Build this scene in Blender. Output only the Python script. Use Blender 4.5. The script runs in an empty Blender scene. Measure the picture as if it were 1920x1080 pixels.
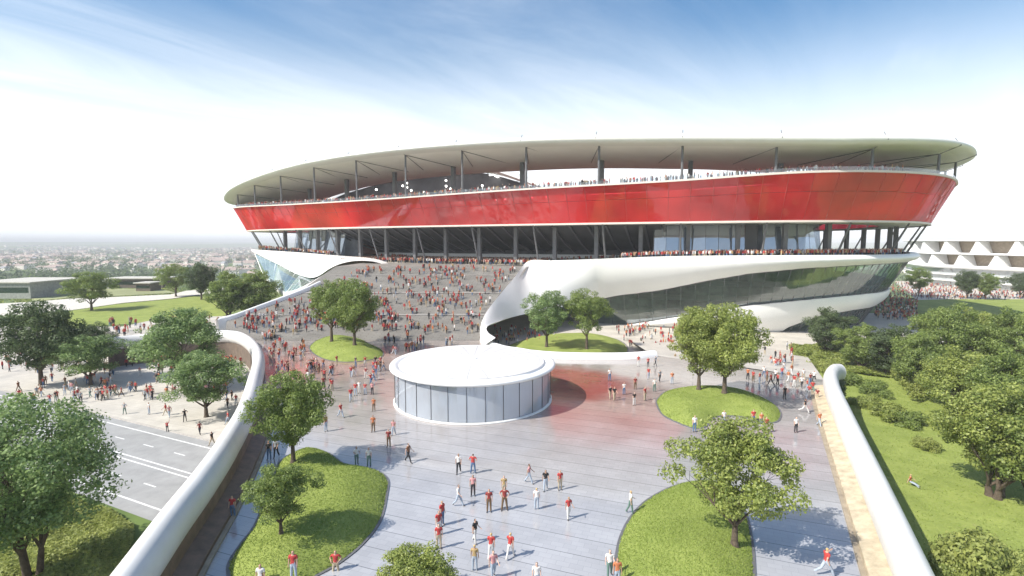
import bpy, bmesh, math, random
import numpy as np
from mathutils import Vector, Matrix
random.seed(7); rng = np.random.default_rng(7)
R = math.radians; PI = math.pi
scene = bpy.context.scene; COL = scene.collection

# ------------------------------------------------------------------ camera
F = 950.0; HORIZON = 455.0; CAMZ = 21.0
PITCH = math.atan((540 - HORIZON) / F)
CP, SP = math.cos(PITCH), math.sin(PITCH)
cam = bpy.data.cameras.new('camera'); camo = bpy.data.objects.new('camera', cam); COL.objects.link(camo)
cam.sensor_width = 36; cam.lens = 36 * F / 1920; cam.clip_end = 40000; cam.clip_start = 0.5
camo.location = (0, 0, CAMZ); camo.rotation_euler = (PI / 2 - PITCH, 0, 0); scene.camera = camo

def ray(u, v):
    a, b = (u - 960) / F, -(v - 540) / F
    return Vector((a, CP + b * SP, -SP + b * CP))
def G(u, v, z=0.0):
    d = ray(u, v); t = (z - CAMZ) / d.z
    return Vector((d.x * t, d.y * t, z))
def AT(u, v, Y):
    d = ray(u, v); t = Y / d.y
    return Vector((d.x * t, Y, CAMZ + d.z * t))
def PJ(p):
    y = p.y * CP - (p.z - CAMZ) * SP; h = p.y * SP + (p.z - CAMZ) * CP
    return 960 + F * p.x / y, 540 - F * h / y, y
R0, R1, RZ = 108.0, 150.0, 14.0
def rampz(Y):
    return RZ * min(1, max(0, (Y - R0) / (R1 - R0)))
def GR(u, v):
    lo, hi = 30.0, 230.0
    for _ in range(40):
        m = (lo + hi) / 2; p = AT(u, v, m)
        if p.z > rampz(m): lo = m
        else: hi = m
    p = AT(u, v, lo); return Vector((p.x, lo, rampz(lo)))

# ------------------------------------------------------------------ tagging / linking
def tag(o, label=None, cat=None, group=None, kind=None):
    if label: o['label'] = label
    if cat: o['category'] = cat
    if group: o['group'] = group
    if kind: o['kind'] = kind
    return o
def link(name, me, parent=None):
    o = bpy.data.objects.new(name, me); COL.objects.link(o)
    if parent: o.parent = parent
    return o
def empty(name, loc=(0, 0, 0), rz=0):
    o = bpy.data.objects.new(name, None); COL.objects.link(o); o.location = loc; o.rotation_euler = (0, 0, rz)
    o.empty_display_size = .5; return o
class MB:
    def __init__(s): s.v = []; s.f = []; s.m = []
    def add(s, vs, fs, mi=0):
        b = len(s.v); s.v += [tuple(p) for p in vs]; s.f += [tuple(b + i for i in f) for f in fs]; s.m += [mi] * len(fs); return s
    def box(s, c, d, rz=0, mi=0):
        c = Vector(c); m = Matrix.Rotation(rz, 3, 'Z'); x, y, z = d[0] / 2, d[1] / 2, d[2] / 2
        vs = [c + m @ Vector((a * x, b * y, e * z)) for e in (-1, 1) for a, b in ((-1, -1), (1, -1), (1, 1), (-1, 1))]
        return s.add(vs, [(3, 2, 1, 0), (4, 5, 6, 7), (0, 1, 5, 4), (1, 2, 6, 5), (2, 3, 7, 6), (3, 0, 4, 7)], mi)
    def tube(s, a, b, r0, r1=None, n=8, mi=0, cap=True):
        a, b = Vector(a), Vector(b); r1 = r0 if r1 is None else r1
        d = (b - a)
        if d.length < 1e-6: return s
        d.normalize(); x = d.orthogonal().normalized(); y = d.cross(x)
        vs = []
        for p, r in ((a, r0), (b, r1)):
            vs += [p + (x * math.cos(2 * PI * i / n) + y * math.sin(2 * PI * i / n)) * r for i in range(n)]
        fs = [(i, (i + 1) % n, n + (i + 1) % n, n + i) for i in range(n)]
        if cap: fs += [tuple(range(n - 1, -1, -1)), tuple(range(n, 2 * n))]
        return s.add(vs, fs, mi)
    def poly(s, pts, mi=0): return s.add(pts, [tuple(range(len(pts)))], mi)
    def grid(s, rows, closed=False, mi=0, flip=False):
        n = len(rows[0]); vs = [p for r in rows for p in r]; fs = []
        for i in range(len(rows) - 1):
            for j in range(n if closed else n - 1):
                k = (j + 1) % n; q = (i * n + j, i * n + k, (i + 1) * n + k, (i + 1) * n + j)
                fs.append(q[::-1] if flip else q)
        return s.add(vs, fs, mi)
    def mesh(s, name, mats, smooth=False):
        me = bpy.data.meshes.new(name); me.from_pydata(s.v, [], s.f)
        for m in (mats if isinstance(mats, (list, tuple)) else [mats]): me.materials.append(m)
        if any(s.m): me.polygons.foreach_set('material_index', s.m)
        if smooth: me.polygons.foreach_set('use_smooth', [True] * len(s.f))
        me.update(); return me
    def build(s, name, mats, parent=None, smooth=False): return link(name, s.mesh(name, mats, smooth), parent)

# ------------------------------------------------------------------ materials
def nt(name):
    m = bpy.data.materials.new(name); m.use_nodes = True; t = m.node_tree; t.nodes.clear()
    o = t.nodes.new('ShaderNodeOutputMaterial'); return m, t, o
def N(t, typ, **k):
    n = t.nodes.new(typ)
    for a, b in k.items():
        if a.startswith('i_'):
            key = a[2:]; key = int(key) if key.isdigit() else key.replace('_', ' ')
            n.inputs[key].default_value = b
        else: setattr(n, a, b)
    return n
def rgba(c): return (c[0], c[1], c[2], 1)
def mat(name, c, rough=.6, metal=0, var=.15, scale=1.0, bump=0, spec=.5, coat=0, transl=0, island=0, c2=None):
    m, t, o = nt(name); L = t.links
    b = N(t, 'ShaderNodeBsdfPrincipled'); b.inputs['Roughness'].default_value = rough; b.inputs['Metallic'].default_value = metal
    b.inputs['Specular IOR Level'].default_value = spec; b.inputs['Coat Weight'].default_value = coat; b.inputs['Coat Roughness'].default_value = .05
    tc = N(t, 'ShaderNodeTexCoord'); no = N(t, 'ShaderNodeTexNoise', i_Scale=scale, i_Detail=6.0, i_Roughness=.6)
    L.new(tc.outputs['Object'], no.inputs['Vector'])
    mx = N(t, 'ShaderNodeMix', data_type='RGBA')
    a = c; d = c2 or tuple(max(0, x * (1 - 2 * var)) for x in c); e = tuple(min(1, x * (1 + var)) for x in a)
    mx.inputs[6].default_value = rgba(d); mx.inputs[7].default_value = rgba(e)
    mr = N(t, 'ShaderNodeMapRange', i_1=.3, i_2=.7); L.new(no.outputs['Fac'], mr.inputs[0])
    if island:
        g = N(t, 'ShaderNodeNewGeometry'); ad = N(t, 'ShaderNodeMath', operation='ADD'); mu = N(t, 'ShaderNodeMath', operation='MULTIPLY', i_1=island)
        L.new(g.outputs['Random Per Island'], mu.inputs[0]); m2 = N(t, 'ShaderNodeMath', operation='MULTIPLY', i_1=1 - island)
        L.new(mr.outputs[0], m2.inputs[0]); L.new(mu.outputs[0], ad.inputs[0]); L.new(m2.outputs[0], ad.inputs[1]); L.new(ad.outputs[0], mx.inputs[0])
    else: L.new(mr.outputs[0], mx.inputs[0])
    L.new(mx.outputs[2], b.inputs['Base Color'])
    if bump:
        bp = N(t, 'ShaderNodeBump', i_Strength=bump); bp.inputs['Distance'].default_value = .1
        n2 = N(t, 'ShaderNodeTexNoise', i_Scale=scale * 9, i_Detail=4.0); L.new(tc.outputs['Object'], n2.inputs['Vector'])
        L.new(n2.outputs['Fac'], bp.inputs['Height']); L.new(bp.outputs[0], b.inputs['Normal'])
    if transl:
        tr = N(t, 'ShaderNodeBsdfTranslucent'); ms = N(t, 'ShaderNodeMixShader', i_0=transl)
        L.new(mx.outputs[2], tr.inputs['Color']); L.new(b.outputs[0], ms.inputs[1]); L.new(tr.outputs[0], ms.inputs[2]); L.new(ms.outputs[0], o.inputs[0])
    else: L.new(b.outputs[0], o.inputs[0])
    return m
def glass(name, tint, refl=.25, rough=.02, body=None, bodyfac=0.0, var=0, fr=.6):
    """thin architectural glass: see-through tint + mirror + a share of body colour"""
    m, t, o = nt(name); L = t.links
    tr = N(t, 'ShaderNodeBsdfTransparent'); tr.inputs[0].default_value = rgba(tint)
    gl = N(t, 'ShaderNodeBsdfGlossy'); gl.inputs['Roughness'].default_value = rough; gl.inputs['Color'].default_value = (.9, .95, 1, 1)
    lw = N(t, 'ShaderNodeLayerWeight', i_Blend=.35); ad = N(t, 'ShaderNodeMath', operation='MULTIPLY_ADD', i_1=fr, i_2=refl, use_clamp=True)
    L.new(lw.outputs['Fresnel'], ad.inputs[0])
    ms = N(t, 'ShaderNodeMixShader'); L.new(ad.outputs[0], ms.inputs[0]); L.new(gl.outputs[0], ms.inputs[2])
    if body:
        di = N(t, 'ShaderNodeBsdfDiffuse'); di.inputs[0].default_value = rgba(body)
        m2 = N(t, 'ShaderNodeMixShader', i_0=bodyfac); L.new(tr.outputs[0], m2.inputs[1]); L.new(di.outputs[0], m2.inputs[2]); L.new(m2.outputs[0], ms.inputs[1])
        if var:
            tc = N(t, 'ShaderNodeTexCoord'); no = N(t, 'ShaderNodeTexNoise', i_Scale=.06, i_Detail=3.0); L.new(tc.outputs['Object'], no.inputs['Vector'])
            mr = N(t, 'ShaderNodeMapRange', i_1=.35, i_2=.65, i_3=bodyfac - var, i_4=bodyfac + var); L.new(no.outputs['Fac'], mr.inputs[0]); L.new(mr.outputs[0], m2.inputs[0])
    else: L.new(tr.outputs[0], ms.inputs[1])
    L.new(ms.outputs[0], o.inputs[0]); return m
def emit(name, c, s):
    m, t, o = nt(name); e = N(t, 'ShaderNodeEmission', i_Strength=s); e.inputs[0].default_value = rgba(c); t.links.new(e.outputs[0], o.inputs[0]); return m
M = {}
M['white'] = mat('white_shell', (.83, .83, .82), .38, var=.02, scale=.15)
M['white_roof'] = mat('white_roof', (.74, .735, .70), .5, var=.04, scale=.1)
M['soffit'] = mat('soffit_panel', (.86, .85, .81), .6, var=.05, scale=.08)
M['tubew'] = mat('parapet_white', (.70, .69, .665), .42, var=.04, scale=.5)
M['concrete'] = mat('concrete', (.46, .43, .39), .8, var=.1, scale=.3, bump=.1)
M['dark'] = mat('dark_steel', (.055, .055, .06), .5, var=.1)
M['greysteel'] = mat('grey_steel', (.14, .14, .15), .5, var=.1)
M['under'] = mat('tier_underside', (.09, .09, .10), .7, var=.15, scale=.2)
M['trim'] = mat('pale_trim', (.70, .62, .56), .5, var=.03)
M['tan'] = mat('tan_wood', (.56, .47, .33), .6, var=.18, scale=1.2, bump=.1)
M['brown'] = mat('tan_wood_shaded', (.20, .135, .095), .6, var=.18, scale=1.2, bump=.1)  # darker copy of the tan wood: left bench's shade put into its colour
M['asphalt'] = mat('road_asphalt', (.33, .33, .325), .8, var=.08, scale=.6, bump=.15)
M['paint'] = mat('road_paint', (.75, .75, .74), .7, var=.08, scale=3)
M['grass'] = mat('lawn_grass', (.26, .305, .08), .85, var=.1, scale=.35, bump=.8, c2=(.19, .24, .055), spec=.2)
M['blade'] = mat('grass_blades', (.27, .33, .085), .7, var=.2, scale=.3, island=.4, c2=(.20, .28, .035), transl=.3)
M['bark'] = mat('bark', (.12, .09, .065), .85, var=.25, scale=6, bump=.5)
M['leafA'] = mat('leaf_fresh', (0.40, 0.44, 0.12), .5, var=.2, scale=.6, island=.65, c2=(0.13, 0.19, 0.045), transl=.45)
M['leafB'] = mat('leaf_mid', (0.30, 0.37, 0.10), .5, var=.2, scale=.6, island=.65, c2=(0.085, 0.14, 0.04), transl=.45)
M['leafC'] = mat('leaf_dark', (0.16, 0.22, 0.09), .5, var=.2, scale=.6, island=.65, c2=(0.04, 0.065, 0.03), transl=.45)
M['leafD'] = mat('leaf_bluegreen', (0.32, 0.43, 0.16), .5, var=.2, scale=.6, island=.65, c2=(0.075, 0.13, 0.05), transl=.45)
M['leafY'] = mat('leaf_yellow', (0.4, 0.43, 0.12), .6, var=.2, scale=.6, island=.6, c2=(0.22, 0.27, 0.08), transl=.45)
M['glass'] = glass('clear_glass', (.80, .87, .90), .10)
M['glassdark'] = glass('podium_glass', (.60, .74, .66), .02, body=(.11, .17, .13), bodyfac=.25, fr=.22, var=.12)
M['glasspale'] = glass('pale_podium_glass', (.7, .8, .78), .08, body=(.42, .52, .50), bodyfac=.45, fr=.25, var=.2)
M['glassblue'] = glass('blue_glass', (.55, .65, .78), .30, body=(.30, .36, .45), bodyfac=.35)
M['red'] = glass('red_glass', (.95, .07, .12), .06, rough=.05, body=(.86, .045, .045), bodyfac=.62, var=.2, fr=.25)
M['lamp'] = emit('lamp_glow', (1, .97, .9), 6)


# ------------------------------------------------------------------ plan of the stadium
E1 = Vector((math.cos(R(-25)), math.sin(R(-25)), 0)); E2 = Vector((math.sin(R(25)), math.cos(R(25)), 0))
CTL = [  # e1, e2, roof z, terrace z
 (-219, 172, 40.5, 17), (-196, 154, 44.2, 17), (-152, 142.5, 48.6, 15.6), (-110, 138.5, 50.3, 14), (-60, 138, 50, 14.4),
 (-20, 139.5, 48, 16.2), (12, 145, 46, 16.7), (35, 160, 45.8, 16.8), (47, 184, 46, 16.8), (50, 210, 46, 17), (42, 245, 45, 17),
 (15, 275, 45, 17), (-40, 290, 47, 17), (-100, 290, 53, 17), (-150, 275, 66, 17), (-192, 248, 61, 17), (-220, 208, 47, 17)]
def catmull(P, n, closed=True):
    P = [np.array(p, float) for p in P]; out = []; m = len(P)
    for i in range(m if closed else m - 1):
        g = lambda k: P[k % m] if closed else P[min(max(k, 0), m - 1)]
        a, b, c, d = g(i - 1), g(i), g(i + 1), g(i + 2)
        for j in range(n):
            t = j / n
            out.append(.5 * (2 * b + (c - a) * t + (2 * a - 5 * b + 4 * c - d) * t * t + (3 * b - a - 3 * c + d) * t ** 3))
    if not closed: out.append(P[-1])
    return out
NS = 18
S = catmull(CTL, NS); SN = len(S)                      # index = control * NS
SP_ = [E1 * q[0] + E2 * q[1] for q in S]
SNRM = []
for i in range(SN):
    d = (SP_[(i + 1) % SN] - SP_[i - 1]).normalized(); SNRM.append(Vector((d.y, -d.x, 0)))
SZR = [q[2] for q in S]; SZT = [q[3] for q in S]
BZ, BT = 26.3, 38.0
DZK = [-.8, -1.6, -2.7, -2.7, -1.8, -1.3, -.1] + [0] * 9 + [-.4]
SDZ = [float(q[0]) for q in catmull([(d, 0) for d in DZK], NS)]
WARP = [False]                                         # the rim of the red band dips towards the left centre
def rimz(i, z):
    return z + SDZ[i % SN] * min(1, max(0, (z - BZ) / (BT - BZ))) if WARP[0] and z > BZ else z
def off(i, o, z):
    i = i % SN; p = SP_[i] + SNRM[i] * o; return Vector((p.x, p.y, rimz(i, z)))
def ringrows(idx, prof):
    """prof: list of functions i -> (offset, z)"""
    return [[off(i, *f(i)) for i in idx] for f in prof]
ALL = list(range(SN)) + [0]
SLEN = [0]
for i in range(SN): SLEN.append(SLEN[-1] + (SP_[(i + 1) % SN] - SP_[i]).length)
def arc(s):
    s %= SLEN[-1]; k = 0
    lo, hi = 0, SN
    while hi - lo > 1:
        m = (lo + hi) // 2
        if SLEN[m] <= s: lo = m
        else: hi = m
    t = (s - SLEN[lo]) / (SLEN[lo + 1] - SLEN[lo]); j = (lo + 1) % SN
    p = SP_[lo].lerp(SP_[j], t); n = SNRM[lo].lerp(SNRM[j], t).normalized()
    return p, n, SZR[lo] * (1 - t) + SZR[j] * t, SZT[lo] * (1 - t) + SZT[j] * t
def aoff(s, o, z):
    p, n, _, _ = arc(s); q = p + n * o; return Vector((q.x, q.y, z + rimd(s, z)))
def rimd(s, z):
    if not WARP[0] or z <= BZ: return 0.0
    s %= SLEN[-1]; lo, hi = 0, SN
    while hi - lo > 1:
        m = (lo + hi) // 2
        if SLEN[m] <= s: lo = m
        else: hi = m
    t = (s - SLEN[lo]) / (SLEN[lo + 1] - SLEN[lo]); return (SDZ[lo] * (1 - t) + SDZ[(lo + 1) % SN] * t) * min(1, (z - BZ) / (BT - BZ))
ZB, ZTOP = 26.3, 38.0          # red band bottom and top
OB, OT, ORF = 0.0, 5.2, 8.8   # offsets outward

stad = empty('stadium', (0, 0, 0)); tag(stad, 'huge oval stadium with white ribbon base, red glass band and pale overhanging roof', 'stadium')
# roof: rounded edge, soffit and top
ROFI = -30.0
def zin(i): return SZR[i % SN] - 3.8 + 2.0 * min(1, max(0, (S[i % SN][0] - 15) / 32))
def fth(i):
    q = S[i % SN][0]; t = min(1, max(0, (q + 120) / 120)); u_ = min(1, max(0, (q - 15) / 32)); return (.75 + .55 * t * t * (3 - 2 * t)) * (1 - .45 * u_)
def zlip(i): return SZR[i % SN] - 2 * fth(i) - .1
prof = [lambda i: (ROFI, zin(i)), lambda i: (ROFI + 12, zin(i) - .3), lambda i: (ORF - 12, zlip(i) - .7 + .5 * min(1, max(0, (S[i % SN][0] - 15) / 32))), lambda i: (ORF - 4, zlip(i) - .1)]
mb = MB(); mb.grid(ringrows(ALL, prof)); mb.build('roof_soffit', M['soffit'], stad, True)
rp = [lambda i: (ORF - 4, zlip(i) - .1)]
for k in range(9):
    a = -PI / 2 + PI * k / 8
    rp.append(lambda i, a=a: (ORF - 1.7 + 1.7 * math.cos(a), SZR[i % SN] - fth(i) + fth(i) * math.sin(a)))
rp += [lambda i: (ORF - 8, SZR[i % SN] + .4), lambda i: (ROFI + 10, zin(i) + 3.5), lambda i: (ROFI + .5, zin(i) + 1.4), lambda i: (ROFI, zin(i))]
mb = MB(); mb.grid(ringrows(ALL, rp)); mb.build('roof', M['white_roof'], stad, True)
WARP[0] = True
# red glass band with white mullion joints
mb = MB()
nb = 132
for k in range(nb):
    s0, s1 = SLEN[-1] * k / nb, SLEN[-1] * (k + 1) / nb
    zs = [ZB + .25, (ZB + ZTOP) / 2 + 1.2, ZTOP - .2]
    for a, b in ((0, 1), (1, 2)):
        fr = lambda s, z: aoff(s, OB + (OT - OB) * (z - ZB) / (ZTOP - ZB), z)
        sub = 3
        for q in range(sub):
            t0 = s0 + (s1 - s0) * q / sub + (.05 if q == 0 else 0); t1 = s0 + (s1 - s0) * (q + 1) / sub
            mb.add([fr(t0, zs[a]), fr(t1, zs[a]), fr(t1, zs[b] - .06), fr(t0, zs[b] - .06)], [(0, 1, 2, 3)])
mb.build('red_glass_band', M['red'], stad)
mb = MB(); mj = M['trim']
for z0, o0 in ((ZB, OB), (ZTOP - .25, OT)):
    mb.grid(ringrows(ALL, [lambda i: (o0 - 1.2, z0 - .25), lambda i: (o0 + .25, z0 - .25), lambda i: (o0 + .25, z0 + .25), lambda i: (o0 - 1.2, z0 + .25)]))
mb.build('band_trim', mj, stad)
jm = mat('band_joint', (.62, .12, .10), .5, var=.05)
mb = MB()
for k in range(nb):
    s0 = SLEN[-1] * k / nb
    mb.tube(aoff(s0, OB - .02, ZB + .2), aoff(s0, OT - .02, ZTOP - .3), .045, n=4, cap=False)
mb.build('band_joints', jm, stad)
# floors and soffits inside the band
mb = MB(); mb.grid(ringrows(ALL, [lambda i: (OB - 1.2, ZB - .05), lambda i: (-12, ZB - .3), lambda i: (-12, ZB + .1), lambda i: (OB - 1.2, ZB + .1)]))
mb.build('band_floor', M['soffit'], stad)
mb = MB(); mb.grid(ringrows(ALL, [lambda i: (OT - 1.3, ZTOP - .5), lambda i: (-14, ZTOP - .8), lambda i: (-14, ZTOP - .35), lambda i: (OT - 1.3, ZTOP - .3)]))
mb.build('promenade_floor', M['concrete'], stad)
front = [i % SN for i in range(-1, NS * 7)]
# inner dark wall behind the glass (not at the two open ends)
inw = [i for i in range(int(NS * 1.5), int(NS * 6.9))]
mb = MB(); mb.grid(ringrows(inw, [lambda i: (-12.2, ZB + .1), lambda i: (-12.2, ZTOP - 1.3)])); mb.build('inner_wall', mat('inner_wall', (.20, .17, .16), .8), stad)
# seating bowl + underside
mb = MB(); mb.grid(ringrows(ALL, [lambda i: (-14, ZTOP - 1.0), lambda i: (-46, ZTOP - 24), lambda i: (-60, 2)]))
mb.build('seating_bowl', mat('seats', (.22, .06, .05), .7, var=.3, scale=2), stad)
bk = [i % SN for i in range(int(NS * 12.75), int(NS * 16.6))]
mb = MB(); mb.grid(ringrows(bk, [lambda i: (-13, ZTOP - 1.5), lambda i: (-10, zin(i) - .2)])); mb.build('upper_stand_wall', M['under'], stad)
WARP[0] = False
inu = [i for i in range(int(NS * 2.15), int(NS * 5.05))]
mb = MB()
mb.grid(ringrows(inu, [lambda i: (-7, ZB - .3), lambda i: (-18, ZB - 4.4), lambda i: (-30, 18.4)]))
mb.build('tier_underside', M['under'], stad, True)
mb = MB()
s0, s1 = SLEN[int(NS * 2.15)], SLEN[int(NS * 5.05)]
k = 0; s = s0
while s < s1:
    a, b, c = aoff(s, -6.5, ZB - .4), aoff(s, -18, ZB - 5.2), aoff(s, -30, 17.6)
    mb.tube(a, b, .4, n=4); mb.tube(b, c, .4, n=4); s += 5.5
mb.build('raker_beams', M['greysteel'], stad)
mb = MB(); mb.grid(ringrows(inu, [lambda i: (-30, 18.4), lambda i: (-30, 16.9)])); mb.build('inner_wall', M['dark'], stad)
mb = MB(); mb.grid(ringrows(inu, [lambda i: (-29.6, 16.9), lambda i: (-29.6, 15.7)])); mb.build('white_balustrade', M['white'], stad)
mb = MB(); mb.grid(ringrows(inu, [lambda i: (-29.9, 15.7), lambda i: (-29.9, 13.8)])); mb.build('inner_wall', mat('gate_wall', (.33, .31, .27), .7, var=.3, scale=1.0), stad)
# terrace floor
mb = MB(); mb.grid(ringrows(ALL, [lambda i: (-3.2, SZT[i % SN]), lambda i: (-36, SZT[i % SN])])); mb.build('terrace_floor', M['concrete'], stad, True)
# glass rooms on the terrace
def room(i0, i1, o, m=M['glassblue'], nm='lounge_glass'):
    a, b = SLEN[i0], SLEN[i1]; n = max(2, int((b - a) / 3.2)); g = MB(); f = MB(); w = MB()
    for k in range(n):
        t0, t1 = a + (b - a) * k / n + .05, a + (b - a) * (k + 1) / n
        zt = arc(t0)[3]
        jit = .25 * ((k * 7) % 3 - 1)
        g.add([aoff(t0, o + jit, zt), aoff(t1, o - jit, zt), aoff(t1, o - 1.6 - jit, ZB - .4), aoff(t0, o - 1.6 + jit, ZB - .4)], [(0, 1, 2, 3)])
        f.tube(aoff(t0 - .05, o, zt), aoff(t0 - .05, o - 1.6, ZB - .4), .09, n=4)
    w.grid([[aoff(a + (b - a) * k / 12, o - 7, 14.5) for k in range(13)], [aoff(a + (b - a) * k / 12, o - 7, ZB - .3) for k in range(13)]])
    w.build('lounge_back_wall', mat('room_wall', (.36, .38, .42), .6, var=.25, scale=.25), stad)
    p = g.build(nm, m, stad); f.build('glazing_bars', M['greysteel'], p)
room(int(NS * 4.9), int(NS * 5.62), -9)
room(int(NS * 5.78), int(NS * 6.42), -9)
room(int(NS * 1.45), int(NS * 2.25), -9)
mb = MB(); mb.grid(ringrows([i for i in range(int(NS * 5.62), int(NS * 5.80))], [lambda i: (-9.3, SZT[i]), lambda i: (-9.3, ZB - .3)])); mb.build('inner_wall', M['dark'], stad)
# columns
per = SLEN[-1]
ncol = 54
for k in range(ncol):
    s = per * (k + .35) / ncol; p, n, zr, zt = arc(s)
    ang = math.atan2(n.y, n.x)
    c = aoff(s, -8, 0)
    if (SLEN[int(NS*6.5)] < s < SLEN[int(NS * 8.3)]) or s < SLEN[int(NS * 1.3)] or s > SLEN[int(NS * 15.6)]: continue
    mb = MB(); mb.box((c.x, c.y, (zt + ZB - .3) / 2), (1.3, 1.1, ZB - .3 - zt), ang); mb.build('column', M['greysteel'], stad)
    if k % 2 == 0 and (s < SLEN[NS*6]):
        c = aoff(s, -13.0, 0); mb = MB(); mb.box((c.x, c.y, (ZTOP - 3.8 + zr - 3.6) / 2), (1.2, 1.3, zr - 3.7 - ZTOP + 3.8), ang); mb.build('upper_column', M['greysteel'], stad)
# slanting struts with V cables
nst = 34
for k in range(nst):
    s = per * (k + .2) / nst; p, n, zr, zt = arc(s)
    fh = .75 + .55 * min(1, max(0, (E1.dot(p) + 120) / 120)); a = aoff(s, ORF - 4.2, zr - 2 * fh - .2); WARP[0] = True; b = aoff(s, OT - .6, ZTOP - .2); WARP[0] = False; c = aoff(s, OB - .6, ZB); d = aoff(s, -5.5, zt)
    mb = MB(); mb.tube(a, b, .3, .34, 8); mb.tube(b, c, .2, n=6); o = mb.build('roof_strut', M['greysteel'], stad)
    mb = MB(); mb.tube(c, d, .24, .3, 8); mb.build('lower_strut', M['greysteel'], stad)
    mb = MB()
    for q in (-1, 1):
        mb.tube(a, aoff(s + q * 7, -14, zr - 3.75), .1, n=5)
    mb.tube(aoff(s, ORF + .03, zr - fh), aoff(s, ORF - 1.3, zr + .6), .10, n=5); mb.tube(a, aoff(s, ORF + .03, zr - fh), .10, n=5)
    mb.build('roof_cable', M['greysteel'], o)
# floodlights under the far roof
for k in range(24):
    s = per * (.60 + .33 * random.random()); p, n, zr, zt = arc(s)
    o = random.uniform(-27, 2); zz = zr - 4.2 - random.random() * 1.0
    c = aoff(s, o, zz); mb = MB(); mb.tube(c, c + Vector((0, 0, .3)), .7, n=10); mb.build('floodlight', M['lamp'], stad)
for k in range(60):
    kk = random.uniform(13.1, 16.5); i = int(NS * kk) % SN; zz = random.uniform(ZTOP + 5, SZR[i] - 7); c = off(i, -15, zz)
    mb = MB(); mb.tube(c, c - SNRM[i] * .3, .55, n=8); mb.build('floodlight', M['lamp'], stad)
# guard rails at promenade and terrace
mb = MB()
WARP[0] = True
for o, zf in ((OT - .3, ZTOP + .9),):
    mb.grid(ringrows(ALL, [lambda i: (o, zf - .85), lambda i: (o, zf)]))
WARP[0] = False
mb.build('glass_balustrade', M['glass'], stad)

# ---- podium shell
def pod_off(z, zt): return -3 - 12 * (1 - (z + 4) / (zt + 5.1))
def pod(i, z): return off(i, pod_off(z, SZT[i % SN]), z)
def lut(tab, u):
    if u <= tab[0][0]: return tab[0][1]
    for (a, b), (c, d) in zip(tab, tab[1:]):
        if u <= c: return b + (d - b) * (u - a) / (c - a)
    return tab[-1][1]
W1 = [(880, 620), (950, 597), (1000, 584), (1085, 569), (1160, 553), (1230, 545), (1330, 525), (1400, 513), (1500, 503), (1600, 497), (1700, 491), (1725, 488)]
W2 = [(900, 648), (1000, 636), (1153, 613), (1266, 595), (1330, 584), (1408, 572), (1520, 561), (1661, 547), (1700, 543), (1740, 541)]
W3 = [(1100, 700), (1435, 650), (1447, 631), (1478, 612), (1532, 592), (1599, 580), (1678, 570), (1740, 566)]
def zcross(i, tab):
    z = SZT[i] + 1; 
    while z > -4:
        p = pod(i, z); u, v, _ = PJ(p)
        if v > lut(tab, u): return z
        z -= .1
    return -4
lst = [i for i in range(int(NS * 3.9), int(NS * 7.7))]
z1 = [zcross(i, W1) for i in lst]; z2 = [zcross(i, W2) for i in lst]; z3 = [zcross(i, W3) for i in lst]
# past the silhouette keep the last visible values
def hold(z):
    for k, i in enumerate(lst):
        if i > NS * 7.45: z[k] = z[k - 1]
hold(z1); hold(z2); hold(z3)
back = [i for i in range(int(NS * 7.7), SN + int(NS * 0.02))]
full = lst + back
z1 += [z1[-1]] * len(back); z2 += [z2[-1]] * len(back); z3 += [z3[-1]] * len(back)
def band(idx, za, zb, push=0.0, thick=0.0, n=6, bul=.35, pre=None):
    rows = []
    for q in range(n + 1):
        r = []
        for k, i in enumerate(idx):
            z = za[k] + (zb[k] - za[k]) * q / n; bulge = math.sin(PI * q / n) * bul
            r.append(off(i, pod_off(z, SZT[i % SN]) + push + bulge, z))
        rows.append(r)
    if pre: rows = [a + b for a, b in zip(pre, rows)]
    mb = MB(); mb.grid(rows)
    if thick:
        rows = [r_[-len(idx):] for r_ in rows]
        r0 = [off(i, pod_off(za[k], SZT[i % SN]) - thick, za[k]) for k, i in enumerate(idx)]
        r1 = [off(i, pod_off(zb[k], SZT[i % SN]) - thick, zb[k]) for k, i in enumerate(idx)]
        mb.grid([r0, rows[0]]); mb.grid([rows[-1], r1])
    return mb
ist = full.index(int(NS * 4.55))
sub = lambda z: z[ist:]
band(full[ist - 3:], [z for z in z2[ist - 3:]], z3[ist - 3:], .5, 1.2, bul=.9).build('lower_white_ribbon', M['white'], stad, True)
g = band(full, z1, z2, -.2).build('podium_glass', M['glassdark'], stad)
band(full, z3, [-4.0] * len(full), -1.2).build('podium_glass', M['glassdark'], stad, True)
mb = MB()
for k in range(0, len(full), 2):
    for za, zb in ((z1[k], z2[k]), (z3[k], -4.0)):
        if za - zb > .3: mb.tube(off(full[k], pod_off(za, SZT[full[k] % SN]) - .1, za), off(full[k], pod_off(zb, SZT[full[k] % SN]) - .1, zb), .11, n=4, cap=False)
for zz in ([(a * .98 + b * .02) for a, b in zip(z1, z2)], [b + .12 for b in z2], [a - .12 for a in z3]):
    mb.grid([[off(i, pod_off(z, SZT[i % SN]) + .05, z + dz) for i, z in zip(full, zz)] for dz in (-.08, .08)])
mb.build('glazing_bars', M['greysteel'], g)
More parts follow.
